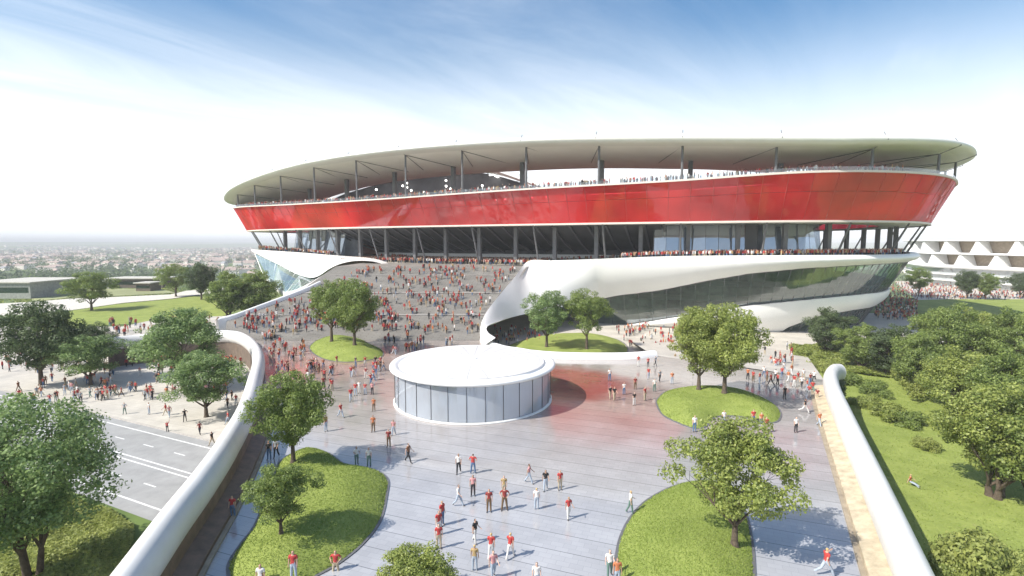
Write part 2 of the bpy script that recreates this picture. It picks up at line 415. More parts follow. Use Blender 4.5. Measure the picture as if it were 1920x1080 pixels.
# what stands inside the podium: floors and a core wall
for zf in (9.5, 5.0, .5):
    mb = MB(); mb.grid(ringrows([i for i in range(int(NS * 4.75), SN)], [lambda i: (pod_off(zf, SZT[i]) - .8, zf), lambda i: (-27, zf), lambda i: (-27, zf - .35), lambda i: (pod_off(zf, SZT[i]) - .8, zf - .35)]))
    mb.build('floor_slab', M['concrete'], stad)
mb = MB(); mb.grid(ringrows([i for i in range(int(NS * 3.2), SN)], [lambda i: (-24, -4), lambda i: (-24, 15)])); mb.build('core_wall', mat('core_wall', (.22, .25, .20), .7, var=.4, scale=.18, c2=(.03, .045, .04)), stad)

# ---- ribbon sweeping down beside the stair
jt = full[ist]; jtop = pod(jt, SZT[jt] + 1.1); jbot = pod(jt, z1[ist])
Tn = [(967, 517, 140.5), (936, 554, 127.5), (914, 582, 118.5), (904, 602, 112.5), (900, 622, 107.2), (903, 638, 103.2), (911, 646, 100)]
Bn = [(975, 591, 130), (950, 598, 124), (930, 606, 116), (914, 612, 110), (907, 619, 105.5), (911, 628, 102.5), (924, 637, 99.5)]
ui, vi, _ = PJ(jtop); print('joint', ui, vi, PJ(jtop), PJ(jbot), jbot)
T3 = [off(jt, pod_off(SZT[jt] + 1.1, SZT[jt]) + .5, SZT[jt] + 1.1)]; B3 = [off(jt, pod_off(z1[ist], SZT[jt]) + .5, z1[ist])]
i = jt - 3; i_end = int(NS * 4.03); bu0, bv0, bd0 = PJ(jbot); BE = [(bu0, bv0), (1085, 569), (1035, 579), (1003, 585), (985, 588.5)]
nst2 = max(1, (jt - i_end) // 3)
while i >= i_end:
    T3.append(off(i, -2.5, SZT[i] + 1.1)); t = (jt - i) / (jt - i_end + 1); ub = bu0 + (990 - bu0) * t; vb = lut(sorted(BE), ub)
    B3.append(AT(ub, vb, jbot.y - .5 + (133.5 - jbot.y) * t ** 1.5)); i -= 3
for (a, b) in zip(Tn, Bn): T3.append(AT(*a)); B3.append(AT(*b))
T3 = [Vector(p) for p in catmull(T3, 6, False)]; B3 = [Vector(p) for p in catmull(B3, 6, False)]
rows = []
jn = SNRM[jt % SN]
for q in range(13):
    t = q / 12; r = []
    for j, (a, b) in enumerate(zip(T3, B3)):
        p = a.lerp(b, t); w = (b - a).length; k = min(1, j / 34); k = k * k * (3 - 2 * k)
        p += jn * (math.sin(PI * t) * 1.3 * (1 - k)) + Vector((-.42, -.85, .3)) * (math.sin(PI * t) * w * .10 * k); r.append(p)
    rows.append(r)
mb = band(full[ist + 1:], [SZT[i % SN] + 1.1 for i in full[ist + 1:]], z1[ist + 1:], .5, 1.2, n=12, bul=1.3, pre=[r_[::-1] for r_ in rows])
inner = [[p + Vector((.3, 1.0, -.2)) for p in rows[0]], rows[0]]
mb.grid(inner); mb.grid([rows[-1], [p + Vector((.5, 1.2, .2)) for p in rows[-1]]])
rr_ = [p for p in rows[0] if p.x < 4.5]
mb.grid([[p + Vector((.3, 1.0, -.2)) for p in rr_], [Vector((p.x + .3, p.y + 1.0, min(p.z - 1.6, rampz(p.y) - .3))) for p in rr_]])
mb.build('white_ribbon', M['white'], stad, True)

# ---- left wing of the podium
def px(*l): return [AT(*a) for a in l]
LT = px((470, 468, 212), (520, 471, 206), (580, 475, 199), (640, 480, 190), (690, 484, 181), (718, 491, 174), (733, 500, 168))
LB = px((480, 476, 210), (520, 495, 196), (560, 515, 180), (590, 520, 167), (619, 503, 168), (640, 494, 171), (668, 489, 173), (697, 490, 171), (720, 496, 169), (731, 503, 167))
def resamp(P, n):
    P = [Vector(p) for p in catmull(P, 8, False)]; L_ = [0]
    for a, b in zip(P, P[1:]): L_.append(L_[-1] + abs(PJ(b)[0] - PJ(a)[0]))
    out = []
    for k in range(n):
        s = L_[-1] * k / (n - 1); i = 0
        while i < len(L_) - 2 and L_[i + 1] < s: i += 1
        out.append(P[i].lerp(P[i + 1], (s - L_[i]) / (L_[i + 1] - L_[i] + 1e-9)))
    return out
LT = resamp(LT, 40); LB = resamp(LB, 40)
rows = []
for q in range(9):
    t = q / 8; rows.append([a.lerp(b, t) + Vector((-.3, -.9, .2)) * math.sin(PI * t) * (b - a).length * .07 for a, b in zip(LT, LB)])
mb = MB(); mb.grid(rows); mb.grid([rows[-1], [p + Vector((.4, 1.5, .1)) for p in rows[-1]]]); mb.grid([[p + Vector((.4, 1.5, 0)) for p in rows[0]], rows[0]])
mb.build('white_ribbon', M['white'], stad, True)
GL = px((478, 476, 209), (520, 496, 196.4), (560, 515.5, 180.4), (590, 523, 170)); GB = px((492, 512, 203), (512, 535, 188), (535, 549, 172), (566, 540, 160))
mb = MB(); mb.grid([GL, GB]); g = mb.build('podium_glass', M['glasspale'], stad)
mb = MB()
for k in range(14):
    t = k / 13 * 2.999; i = int(t); f = t - i; mb.tube(GL[i].lerp(GL[i + 1], f), GB[i].lerp(GB[i + 1], f), .1, n=4)
mb.build('glazing_bars', M['white'], g)
mb = MB(); mb.grid([[p + Vector((6, 14, 0)) for p in GL], [p + Vector((6, 14, 0)) for p in GB]]); mb.build('core_wall', mat('pale_core', (.5, .52, .5), .7, var=.3, scale=.3), stad)
LC = px((489, 508, 204), (512, 534, 188), (535, 548, 172), (566, 539, 159), (600, 519, 162), (625, 508, 165)); LD = px((500, 526, 200), (520, 547, 185), (537, 557, 170), (570, 547, 156), (602, 527, 158), (627, 514, 162))
LC = [Vector(p) for p in catmull(LC, 4, False)]; LD = [Vector(p) for p in catmull(LD, 4, False)]
LD2 = [Vector((p.x, p.y, -4)) for p in LD[:10]]
mb = MB(); mb.grid([[p + Vector((.5, 1.5, .5)) for p in LC], LC, LD, [p + Vector((.3, 1.2, -1)) for p in LD]]); mb.grid([LD[:10], [p + Vector((6, 6, 0)) for p in LD2]])
mb.build('lower_white_ribbon', M['white'], stad, True)
# back wall under the left arch
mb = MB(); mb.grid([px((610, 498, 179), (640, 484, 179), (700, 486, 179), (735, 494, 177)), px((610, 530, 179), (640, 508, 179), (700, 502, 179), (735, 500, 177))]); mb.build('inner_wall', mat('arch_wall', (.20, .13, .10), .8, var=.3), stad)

# ------------------------------------------------------------------ ground
def sheet(name, pts, m, z=None, kind='structure'):
    mb = MB(); pts = [Vector((p[0], p[1], z if z is not None else p[2])) for p in pts]
    bm = bmesh.new(); vs = [bm.verts.new(p) for p in pts]; f = bm.faces.new(vs); f.normal_update()
    if f.normal.z < 0: f.normal_flip()
    bmesh.ops.triangulate(bm, faces=[f]); me = bpy.data.meshes.new(name); bm.to_mesh(me); bm.free(); me.materials.append(m)
    o = link(name, me); return tag(o, kind=kind)
# terrain grid with growing cells
def hill(x, y):
    d = math.hypot(x, y)
    z = -4.0
    if y > 200 or d > 260:
        t = min(1, max(0, (d - 250) / 380)); z -= 28 * t * t * (3 - 2 * t)
    if d > 3500:
        t = min(1, (d - 3500) / 3500); z += t * (34 + 18 * math.sin(x * .0011 + 1.3) + 12 * math.sin(x * .0031) + 7 * math.sin(x * .007 + y * .001))
    elif d > 900:
        z += 4 * math.sin(x * .008) * math.sin(y * .005)
    return z
xs = []; v = 0
steps = [0]
while v < 15000: v += max(6, v * .07); steps.append(v)
xs = [-a for a in steps[:0:-1]] + steps
ys = [a - 60 for a in steps]
ys = [-2500, -1200, -600, -300, -150] + ys
mb = MB(); mb.grid([[Vector((x, y, hill(x, y))) for x in xs] for y in ys])
def terrain_mat():
    m, t, o = nt('terrain'); L = t.links
    b = N(t, 'ShaderNodeBsdfPrincipled', i_Roughness=.95); tc = N(t, 'ShaderNodeTexCoord')
    n1 = N(t, 'ShaderNodeTexNoise', i_Scale=.012, i_Detail=8.0, i_Roughness=.65); L.new(tc.outputs['Object'], n1.inputs[0])
    cr = N(t, 'ShaderNodeValToRGB'); L.new(n1.outputs['Fac'], cr.inputs[0]); e = cr.color_ramp.elements
    e[0].position = .3; e[0].color = (.035, .06, .02, 1); e[1].position = .72; e[1].color = (.30, .27, .15, 1)
    for p, c in ((.42, (.07, .11, .03)), (.5, (.13, .19, .045)), (.6, (.17, .19, .07))):
        q = e.new(p); q.color = rgba(c)
    L.new(cr.outputs[0], b.inputs['Base Color']); L.new(b.outputs[0], o.inputs[0]); return m
tag(mb.build('terrain', terrain_mat(), None, True), kind='structure')

def deck_mat(name, base, joint, rowgap, rough, gl=.5, coat=0, zone=None):
    m, t, o = nt(name); L = t.links
    b = N(t, 'ShaderNodeBsdfPrincipled'); tc = N(t, 'ShaderNodeTexCoord'); mp = N(t, 'ShaderNodeMapping')
    mp.inputs['Rotation'].default_value = (0, 0, R(20)); L.new(tc.outputs['Object'], mp.inputs[0])
    br = N(t, 'ShaderNodeTexBrick', offset=.5, offset_frequency=2, squash=1.0); L.new(mp.outputs[0], br.inputs[0])
    br.inputs['Color1'].default_value = rgba(base); br.inputs['Color2'].default_value = rgba([x * .88 for x in base]); br.inputs['Mortar'].default_value = rgba(joint)
    br.inputs['Scale'].default_value = 1; br.inputs['Mortar Size'].default_value = .035; br.inputs['Mortar Smooth'].default_value = .4
    br.inputs['Brick Width'].default_value = 240.0; br.inputs['Row Height'].default_value = rowgap
    b2 = N(t, 'ShaderNodeTexBrick', offset=.5); L.new(mp.outputs[0], b2.inputs[0]); b2.inputs['Scale'].default_value = 1
    b2.inputs['Brick Width'].default_value = .9; b2.inputs['Row Height'].default_value = rowgap / 4; b2.inputs['Mortar Size'].default_value = .012
    b2.inputs['Color1'].default_value = (1, 1, 1, 1); b2.inputs['Color2'].default_value = (.9, .9, .9, 1); b2.inputs['Mortar'].default_value = (.72, .72, .72, 1)
    mx = N(t, 'ShaderNodeMix', data_type='RGBA', blend_type='MULTIPLY'); mx.inputs[0].default_value = .8
    L.new(br.outputs['Color'], mx.inputs[6]); L.new(b2.outputs['Color'], mx.inputs[7])
    no = N(t, 'ShaderNodeTexNoise', i_Scale=.25, i_Detail=5.0); L.new(tc.outputs['Object'], no.inputs[0])
    m3 = N(t, 'ShaderNodeMix', data_type='RGBA', blend_type='MULTIPLY'); m3.inputs[0].default_value = .35
    L.new(mx.outputs[2], m3.inputs[6]); L.new(no.outputs['Fac'], m3.inputs[7])
    col = m3.outputs[2]
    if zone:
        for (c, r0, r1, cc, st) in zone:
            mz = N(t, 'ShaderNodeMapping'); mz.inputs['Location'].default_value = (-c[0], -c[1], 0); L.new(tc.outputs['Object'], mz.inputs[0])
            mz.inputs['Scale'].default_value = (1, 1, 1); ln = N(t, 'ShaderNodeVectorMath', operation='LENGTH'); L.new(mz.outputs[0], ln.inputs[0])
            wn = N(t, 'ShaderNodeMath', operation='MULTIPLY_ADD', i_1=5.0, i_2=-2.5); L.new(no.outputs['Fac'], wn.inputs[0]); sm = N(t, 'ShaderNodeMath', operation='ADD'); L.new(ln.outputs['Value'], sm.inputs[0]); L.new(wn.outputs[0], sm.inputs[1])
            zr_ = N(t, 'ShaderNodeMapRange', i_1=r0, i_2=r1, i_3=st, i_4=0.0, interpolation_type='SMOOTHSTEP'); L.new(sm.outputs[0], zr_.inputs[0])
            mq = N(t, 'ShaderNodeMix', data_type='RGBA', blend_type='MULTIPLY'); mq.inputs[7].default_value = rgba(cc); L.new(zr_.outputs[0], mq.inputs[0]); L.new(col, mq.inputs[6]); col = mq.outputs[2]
    L.new(col, b.inputs['Base Color'])
    mr = N(t, 'ShaderNodeMapRange', i_1=.3, i_2=.7, i_3=rough * .7, i_4=rough * 1.3); L.new(no.outputs['Fac'], mr.inputs[0]); L.new(mr.outputs[0], b.inputs['Roughness'])
    b.inputs['Specular IOR Level'].default_value = gl; b.inputs['Coat Weight'].default_value = coat; b.inputs['Coat Roughness'].default_value = .07
    L.new(b.outputs[0], o.inputs[0]); return m
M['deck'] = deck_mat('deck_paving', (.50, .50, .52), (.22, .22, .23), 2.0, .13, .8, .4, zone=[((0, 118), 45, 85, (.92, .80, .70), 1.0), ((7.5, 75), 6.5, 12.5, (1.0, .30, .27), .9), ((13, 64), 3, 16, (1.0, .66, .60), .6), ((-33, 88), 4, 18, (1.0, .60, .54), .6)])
M['stair'] = deck_mat('stair_paving', (.36, .34, .31), (.24, .22, .20), 1.0, .5, .5, .0)
M['plaza'] = deck_mat('pale_plaza_paving', (.66, .62, .55), (.50, .47, .41), 3.0, .8, .3, 0)

# parapet centre lines (world)
LP = [G(u, v, 2.6 if v > 760 else max(.7, 2.6 - (760 - v) * .0165)) for u, v in ((255, 1080), (325, 981), (378, 911), (425, 841), (463, 770), (479, 712), (485, 680), (479, 658), (463, 641), (440, 632), (400, 631), (340, 634), (277, 638), (217, 644), (196, 652))]
d0 = (LP[0] - LP[1]).normalized()
LP = [LP[0] + d0 * 40, LP[0] + d0 * 15] + LP
RP = [G(u, v, 1.4) for u, v in ((1712, 1080), (1642, 918), (1585, 790), (1563, 738), (1558, 712), (1564, 700), (1574, 696))]
RP[-1].z -= .2
d1 = (RP[0] - RP[1]).normalized(); RP = [RP[0] + d1 * 40, RP[0] + d1 * 15] + RP
def smooth(P, n=8): return [Vector(p) for p in catmull(P, n, False)]
LPs, RPs = smooth(LP), smooth(RP)
def sweep(path, prof, side=1, closed=False, fade=None):
    rows = []
    n = len(path)
    for i, p in enumerate(path):
        d = (path[min(i + 1, n - 1)] - path[max(i - 1, 0)]); d.z = 0; d.normalize(); r = Vector((d.y, -d.x, 0)) * side
        k = fade(i / (n - 1)) if fade else 1
        rows.append([Vector((p.x + r.x * s * k, p.y + r.y * s * k, (p.z if not fade else p.z * 1) + (z if not fade else z * k))) for s, z in prof])
    mb = MB(); mb.grid(rows, closed); 
    if closed: mb.f.append(tuple(range(len(prof)))); mb.m.append(0); b = (len(rows) - 1) * len(prof); mb.f.append(tuple(b + q for q in range(len(prof)))[::-1]); mb.m.append(0)
    return mb
tubeprof = [(1.05 * math.cos(a) + .0, 1.35 * math.sin(a)) for a in [2 * PI * k / 20 for k in range(20)]]
tubeprof = [(s * .92, z) for s, z in tubeprof]
def parapet(path, side, label, pathcut=None, bm='tan'):
    e = empty('parapet', (path[0].x, path[0].y, 0)); tag(e, label, 'wall')
    def put(mb, nm, m, sm=True):
        o = mb.build(nm, m, None, sm); o.parent = e; o.matrix_parent_inverse = Matrix.Translation((-e.location.x, -e.location.y, 0)); return o
    put(sweep(path, tubeprof, side, True), 'rounded_rail', M['tubew'])
    put(sweep(path, [(-.45, -.6), (-.45, -7.2)], side), 'retaining_wall', mat('brown_wall', (.17, .13, .10), .8))
    n = pathcut or len(path); pc = path[:n]
    zb_ = -path[0].z
    put(sweep(pc, [(.75, -.35), (.8, zb_ + .75), (1.9, zb_ + .45), (2.0, zb_ + .42), (2.02, zb_)], side), 'timber_bench', M[bm], False)
    put(sweep(pc, [(2.02, zb_ + .15), (2.35, zb_ + .15), (2.36, zb_ - .01)], side), 'bench_kerb', mat('kerb_stone', (.36, .30, .22), .7), False)
    return e
for i, p in enumerate(RPs):
    t = i / (len(RPs) - 1)
parapet(LPs, 1, 'long white rounded parapet curving along the left edge of the deck', pathcut=8 * 10, bm='brown')  # bench uses the wood tone with shade in its colour
# the right one ends in a curl that dips down
parapet(RPs, -1, 'thick white rounded parapet along the right edge of the deck beside the lawn', pathcut=8 * 6)
# green climbing hedge on outer wall is added with plants

# main deck
Ld = [Vector((p.x, p.y, 0)) for p in LPs[:8 * 11 - 2]]; Rd = [Vector((p.x, p.y, 0)) for p in RPs[:8 * 6]]
poly = Ld + [Vector((-62, 107.9, 0)), Vector((-6.2, 107.9, 0))]
lw = [G(u, v, 1.0) for u, v in ((909, 630), (915, 636), (928, 643), (961, 651), (1017, 658), (1080, 661), (1175, 661), (1226, 657))]
lws = smooth(lw, 6)
poly += [Vector((p.x + .3, p.y + .3, 0)) for p in lws]
poly += [G(1545, 712, 0)] + Rd[::-1]
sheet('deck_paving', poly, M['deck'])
# second deck to the left, behind the parapet
Lb = [Vector((p.x, p.y, 0)) for p in LPs[8 * 11 - 4:]]
sheet('path', Lb + [Vector((Lb[-1].x - 3, Lb[-1].y + 3, 0)), Vector((-98, 122, 0)), Vector((-98, 140, 0)), Vector((-62, 150, 0))], M['plaza'], z=.004)
# stair / ramp as real low steps
LX = [(100, -60), (108, -62), (118, -67), (126, -61), (133, -56), (150, -52), (185, -52)]
RX = [(100, -6.5), (108, -6.3), (118, -5.9), (127, -3.0), (140, 1.6), (150, 5), (156, 30), (185, 30)]
mb = MB(); y = 108.0
rows = []
nst_ = 84
for k in range(nst_):
    ya, yb = R0 + (R1 - R0) * k / nst_, R0 + (R1 - R0) * (k + 1) / nst_; z = RZ * (k + 1) / nst_; z0 = RZ * k / nst_
    rows.append([Vector((lut(LX, ya), ya, z0)), Vector((lut(RX, ya), ya, z0))]); rows.append([Vector((lut(LX, ya), ya + .01, z)), Vector((lut(RX, ya), ya + .01, z))])
rows.append([Vector((lut(LX, R1), R1, RZ)), Vector((lut(RX, R1), R1, RZ))])
for yy in (156, 160, 185): rows.append([Vector((lut(LX, yy), yy, RZ)), Vector((lut(RX, yy), yy, RZ))])
mb.grid(rows); tag(mb.build('grand_stair', M['stair']), kind='structure')
mb = MB()
for yy in (119.5, 131.5, 143):
    k = int((yy - R0) / (R1 - R0) * nst_); y0 = R0 + (R1 - R0) * k / nst_; z = RZ * (k + 1) / nst_ + .02
    mb.add([(lut(LX, yy) + 2, y0 - .35, z - .05), (lut(RX, yy) - .5, y0 - .35, z - .05), (lut(RX, yy) - .5, y0 + .3, z + .02), (lut(LX, yy) + 2, y0 + .3, z + .02)], [(0, 1, 2, 3)])
tag(mb.build('stair_edging', mat('edge_stone', (.46, .44, .41), .6)), kind='structure')
# left wall of the stair
wl = []
for (u, v) in ((408, 598), (418, 594), (440, 588), (470, 577), (510, 562), (545, 549), (575, 537), (600, 525)):
    p = GR(u, v + 9); p.z += 1.0; wl.append(p)
wls = smooth(wl, 5)
mb = sweep(wls, [(.35, -6), (.35, -.3), (.25, -.05), (0, .1), (-.3, .0), (-.55, -.3), (-.6, -9)], 1)
e = mb.build('low_wall', M['white'], None, True); tag(e, 'thin white wall climbing the left side of the wide stair', 'wall')
mb = sweep(lws, [(1.1, -1), (.95, -.25), (.6, 0), (.2, .05), (-.2, 0), (-.5, -.4), (-.6, -5)], 1)
e = mb.build('low_wall', M['white'], None, True); tag(e, 'low curved white wall behind the round pavilion, sweeping round from the ribbon', 'wall')
# sloping plaza between deck and the lower square on the right
A = [Vector((lws[-1].x, lws[-1].y, 0)), G(1390, 688, 0), G(1545, 712, 0)]; B = [Vector((30, 132, -3.97)), Vector((52, 128, -3.97)), Vector((66, 112, -3.97))]
mb = MB(); mb.grid([[Vector(p) for p in catmull(A, 5, False)], [Vector(p) for p in catmull(B, 5, False)]]); tag(mb.build('paved_square', M['plaza']), kind='structure')
# lower square in front of the podium and round to the right
sheet('paved_square', [(-20, 108.3), (34, 96), (66, 111), (80, 128), (120, 124), (190, 150), (420, 230), (420, 330), (250, 330), (150, 180), (60, 175), (-20, 190)], M['plaza'], z=-3.98)
# left square, road
dR = Vector((.91, -.415, 0)); nR = Vector((.415, .91, 0))
def rd(a, b): return dR * a + nR * b
sheet('paved_square', [rd(-160, 40.6), rd(-10, 40.6), (-30, 107), (-60, 120), (-78, 126), (-100, 150), (-210, 150)], M['plaza'], z=-3.98)
mb = MB(); mb.grid([[rd(a, 26.2) + Vector((0, 0, -3.985)) for a in (-220, -5)], [rd(a, 40.5) + Vector((0, 0, -3.985)) for a in (-220, -5)]]); tag(mb.build('road', M['asphalt']), kind='structure')
mb = MB()
def strip(a0, a1, b, w=.10):
    mb.add([rd(a0, b - w) + Vector((0, 0, -3.978)), rd(a1, b - w) + Vector((0, 0, -3.978)), rd(a1, b + w) + Vector((0, 0, -3.978)), rd(a0, b + w) + Vector((0, 0, -3.978))], [(0, 1, 2, 3)])
strip(-200, -6, 27.7); strip(-200, -6, 39.1); strip(-200, -6, 33.0); strip(-200, -6, 33.75)
for k in range(34):
    strip(-200 + 6 * k, -198 + 6 * k, 30.3, .08); strip(-199 + 6 * k, -197 + 6 * k, 36.5, .08)
tag(mb.build('road_markings', M['paint']), kind='structure')
mb = MB(); mb.grid([[rd(a, b) + Vector((0, 0, z)) for a in (-220, -5)] for b, z in ((40.5, -4), (40.5, -3.86), (40.75, -3.86), (40.75, -4))]); tag(mb.build('kerb', M['concrete']), kind='structure')
sheet('lawn', [Vector((p.x + .4, p.y - .2, 0)) for p in RPs[::-1]] + [Vector((190, -60, 0)), Vector((190, 120, 0)), Vector((118, 122, 0)), Vector((82, 126, 0)), G(1478, 652, -4), G(1500, 672, -4), G(1530, 700, -4)], M['grass'], z=-3.97)

# ------------------------------------------------------------------ grass mounds
def mound(name, outline, zb, hmax, wid, label, step=.6, blades=0):
    P = [np.array((p.x, p.y)) for p in outline]
    P = [np.array(q) for q in catmull([tuple(p) for p in P], 5)]
    A = np.array(P); Bq = np.roll(A, -1, 0)
    def sd(X, Y):
        pts = np.stack([X, Y], -1)[:, None, :]; ab = (Bq - A)[None]; ap = pts - A[None]
        t = np.clip((ap * ab).sum(-1) / (ab ** 2).sum(-1), 0, 1); d = np.sqrt(((ap - ab * t[..., None]) ** 2).sum(-1)).min(1)
        x0, y0, x1, y1 = A[:, 0], A[:, 1], Bq[:, 0], Bq[:, 1]
        c = ((y0[None] > Y[:, None]) != (y1[None] > Y[:, None])) & (X[:, None] < (x1 - x0)[None] * (Y[:, None] - y0[None]) / (y1 - y0 + 1e-9)[None] + x0[None])
        return np.where(c.sum(1) % 2 == 1, d, -d)
    mn, mxx = A.min(0) - 1.2, A.max(0) + 1.2
    nx, ny = int((mxx[0] - mn[0]) / step), int((mxx[1] - mn[1]) / step)
    gx, gy = np.meshgrid(np.linspace(mn[0], mxx[0], nx), np.linspace(mn[1], mxx[1], ny)); D = sd(gx.ravel(), gy.ravel())
    def hh(D, X, Y):
        t = np.clip(D / wid, 0, 1); h = hmax * np.sin(t * PI / 2) ** .8 + .06 * np.sin(X * .9 + Y * .5) * t
        return np.where(D > 0, h + .03, np.maximum(D * 1.2, -.5) + .03)
    Z = zb + hh(D, gx.ravel(), gy.ravel())
    keep = D > -1.0
    me = bpy.data.meshes.new(name); idx = -np.ones(nx * ny, int); idx[keep] = np.arange(keep.sum())
    vs = np.stack([gx.ravel(), gy.ravel(), Z], -1)[keep]
    fs = []
    for j in range(ny - 1):
        for i in range(nx - 1):
            q = [idx[j * nx + i], idx[j * nx + i + 1], idx[(j + 1) * nx + i + 1], idx[(j + 1) * nx + i]]
            if min(q) >= 0: fs.append([int(a) for a in q])
    me.from_pydata(vs.tolist(), [], fs); me.materials.append(M['grass']); me.polygons.foreach_set('use_smooth', [True] * len(fs))
    o = link(name, me); tag(o, kind='structure')
    # thin kerb line round the edge
    mb = MB(); pts = [Vector((a[0], a[1], zb)) for a in A]; pts.append(pts[0].copy())
    mb2 = sweep(pts, [(.12, -.05), (.12, .07), (-.12, .07), (-.12, -.05)], 1); tag(mb2.build('kerb', M['greysteel'], None), kind='structure')
    if blades:
        bx = rng.uniform(mn[0], mxx[0], blades * 2); by = rng.uniform(mn[1], mxx[1], blades * 2); d = sd(bx, by); k = d > .05
        bx, by, d = bx[k], by[k], d[k]; bz = zb + hh(d, bx, by); n = len(bx)
        a = rng.uniform(0, 2 * PI, n); w = .035; h = rng.uniform(.04, .11, n); ln = rng.normal(0, .06, (n, 2))
        v = np.zeros((n, 3, 3)); v[:, 0] = np.stack([bx - w * np.cos(a), by - w * np.sin(a), bz - .03], -1); v[:, 1] = np.stack([bx + w * np.cos(a), by + w * np.sin(a), bz - .03], -1)
        v[:, 2] = np.stack([bx + ln[:, 0], by + ln[:, 1], bz + h], -1)
        gm = bpy.data.meshes.new('grass'); gm.from_pydata(v.reshape(-1, 3).tolist(), [], [(3 * q, 3 * q + 1, 3 * q + 2) for q in range(n)]); gm.materials.append(M['blade'])
        tag(link('grass', gm), 'short bright grass blades growing on a raised lawn island', 'grass', kind='stuff')
    return lambda p: float(zb + hh(sd(np.array([p.x]), np.array([p.y])), np.array([p.x]), np.array([p.y]))[0])
g0 = lambda L, z=0: [G(u, v, z) for u, v in L]
m1 = mound('grass_mound', g0([(428, 1062), (453, 1020), (477, 988), (500, 935), (515, 890), (530, 862), (565, 845), (592, 843), (618, 852), (646, 871), (681, 877), (710, 885), (727, 901), (725, 927), (713, 976), (681, 1019), (639, 1054), (597, 1078), (550, 1100), (480, 1110), (440, 1095)]), 0, 1.1, 3.5, '', blades=26000, step=.45)
m2 = mound('grass_mound', g0([(1163, 1120), (1157, 1085), (1156, 1045), (1165, 1005), (1185, 968), (1215, 938), (1260, 914), (1300, 904), (1340, 905), (1375, 925), (1398, 965), (1410, 1018), (1414, 1080), (1414, 1130), (1300, 1160)]), 0, 1.0, 3.5, '', blades=26000, step=.45)
m3 = mound('grass_mound', g0([(1236, 745), (1231, 757), (1244, 779), (1276, 795), (1303, 804), (1322, 801), (1332, 789), (1352, 780), (1400, 783), (1445, 793), (1462, 786), (1461, 769), (1440, 752), (1395, 735), (1340, 727), (1290, 728), (1252, 734)]), 0, 1.1, 4, '', blades=16000)
m4 = mound('grass_mound', g0([(581, 650), (588, 663), (613, 675), (648, 679), (688, 676), (716, 669), (716, 657), (692, 645), (676, 637), (640, 633), (600, 637)]), 0, 1.3, 5, '', blades=9000)
m5 = mound('grass_mound', g0([(945, 655), (975, 640), (1020, 630), (1080, 627), (1130, 630), (1168, 642), (1176, 662), (1140, 680), (1040, 690), (960, 675)], -4), -4, 1.5, 8, '', step=1)
flat0 = lambda p: 0.0
low = lambda p: -4.0

# ------------------------------------------------------------------ pavilion
pc = Vector((-5.25, 67.4, 0)); pav = empty('round_pavilion', pc); tag(pav, 'round glass pavilion with flat white segmented roof on the paved deck', 'pavilion')
def disc_rows(prof, n=96): return [[Vector((r * math.cos(2 * PI * k / n), r * math.sin(2 * PI * k / n), z)) for k in range(n)] for r, z in prof]
RW, HR = 10.42, 4.55
mb = MB(); mb.grid(disc_rows([(RW - .6, HR + .02), (RW + .45, HR + .02), (RW + .62, HR + .12), (RW + .66, HR + .3), (RW + .58, HR + .46), (RW + .3, HR + .52), (RW - .35, HR + .52), (RW - .45, HR + .36), (RW - .75, HR + .36), (RW - .85, HR + .58)]), True)
mb.build('roof_rim', M['white'], pav, True)
def pav_roof():
    m, t, o = nt('segmented_roof'); L = t.links; b = N(t, 'ShaderNodeBsdfPrincipled', i_Roughness=.4); tc = N(t, 'ShaderNodeTexCoord')
    sx = N(t, 'ShaderNodeSeparateXYZ'); L.new(tc.outputs['Object'], sx.inputs[0])
    at = N(t, 'ShaderNodeMath', operation='ARCTAN2'); L.new(sx.outputs[1], at.inputs[0]); L.new(sx.outputs[0], at.inputs[1])
    mu = N(t, 'ShaderNodeMath', operation='MULTIPLY', i_1=24 / (2 * PI)); L.new(at.outputs[0], mu.inputs[0]); fr = N(t, 'ShaderNodeMath', operation='PINGPONG', i_1=.5); L.new(mu.outputs[0], fr.inputs[0])
    ln = N(t, 'ShaderNodeVectorMath', operation='LENGTH'); L.new(tc.outputs['Object'], ln.inputs[0])
    di = N(t, 'ShaderNodeMath', operation='MULTIPLY'); L.new(fr.outputs[0], di.inputs[0]); L.new(ln.outputs['Value'], di.inputs[1])
    lt = N(t, 'ShaderNodeMath', operation='LESS_THAN', i_1=.17); L.new(di.outputs[0], lt.inputs[0])
    f2 = N(t, 'ShaderNodeMath', operation='PINGPONG', i_1=.65); L.new(ln.outputs['Value'], f2.inputs[0]); l2 = N(t, 'ShaderNodeMath', operation='LESS_THAN', i_1=.03); L.new(f2.outputs[0], l2.inputs[0])
    mh = N(t, 'ShaderNodeMath', operation='MULTIPLY', i_1=.4); L.new(l2.outputs[0], mh.inputs[0])
    mm = N(t, 'ShaderNodeMath', operation='MAXIMUM'); L.new(lt.outputs[0], mm.inputs[0]); L.new(mh.outputs[0], mm.inputs[1])
    mx = N(t, 'ShaderNodeMix', data_type='RGBA'); mx.inputs[6].default_value = (.66, .66, .65, 1); mx.inputs[7].default_value = (.38, .38, .38, 1); L.new(mm.outputs[0], mx.inputs[0])
    L.new(mx.outputs[2], b.inputs['Base Color']); L.new(b.outputs[0], o.inputs[0]); return m
mb = MB(); mb.grid(disc_rows([(RW - .85, HR + .62), (8, HR + .72), (4, HR + .80), (.6, HR + .86), (.01, HR + .86)]), True); ro = mb.build('roof', pav_roof(), pav, True)
mb = MB(); mb.tube((0, 0, HR + .86), (0, 0, HR + .98), .55, .45, 16); mb.build('roof_boss', M['soffit'], pav)
mb = MB(); mb.grid(disc_rows([(RW - .6, HR - .1), (.01, HR - .1)]), True); mb.build('ceiling', mat('ceiling', (.72, .74, .76), .6, var=.02), pav)
mb = MB()
npan = 30
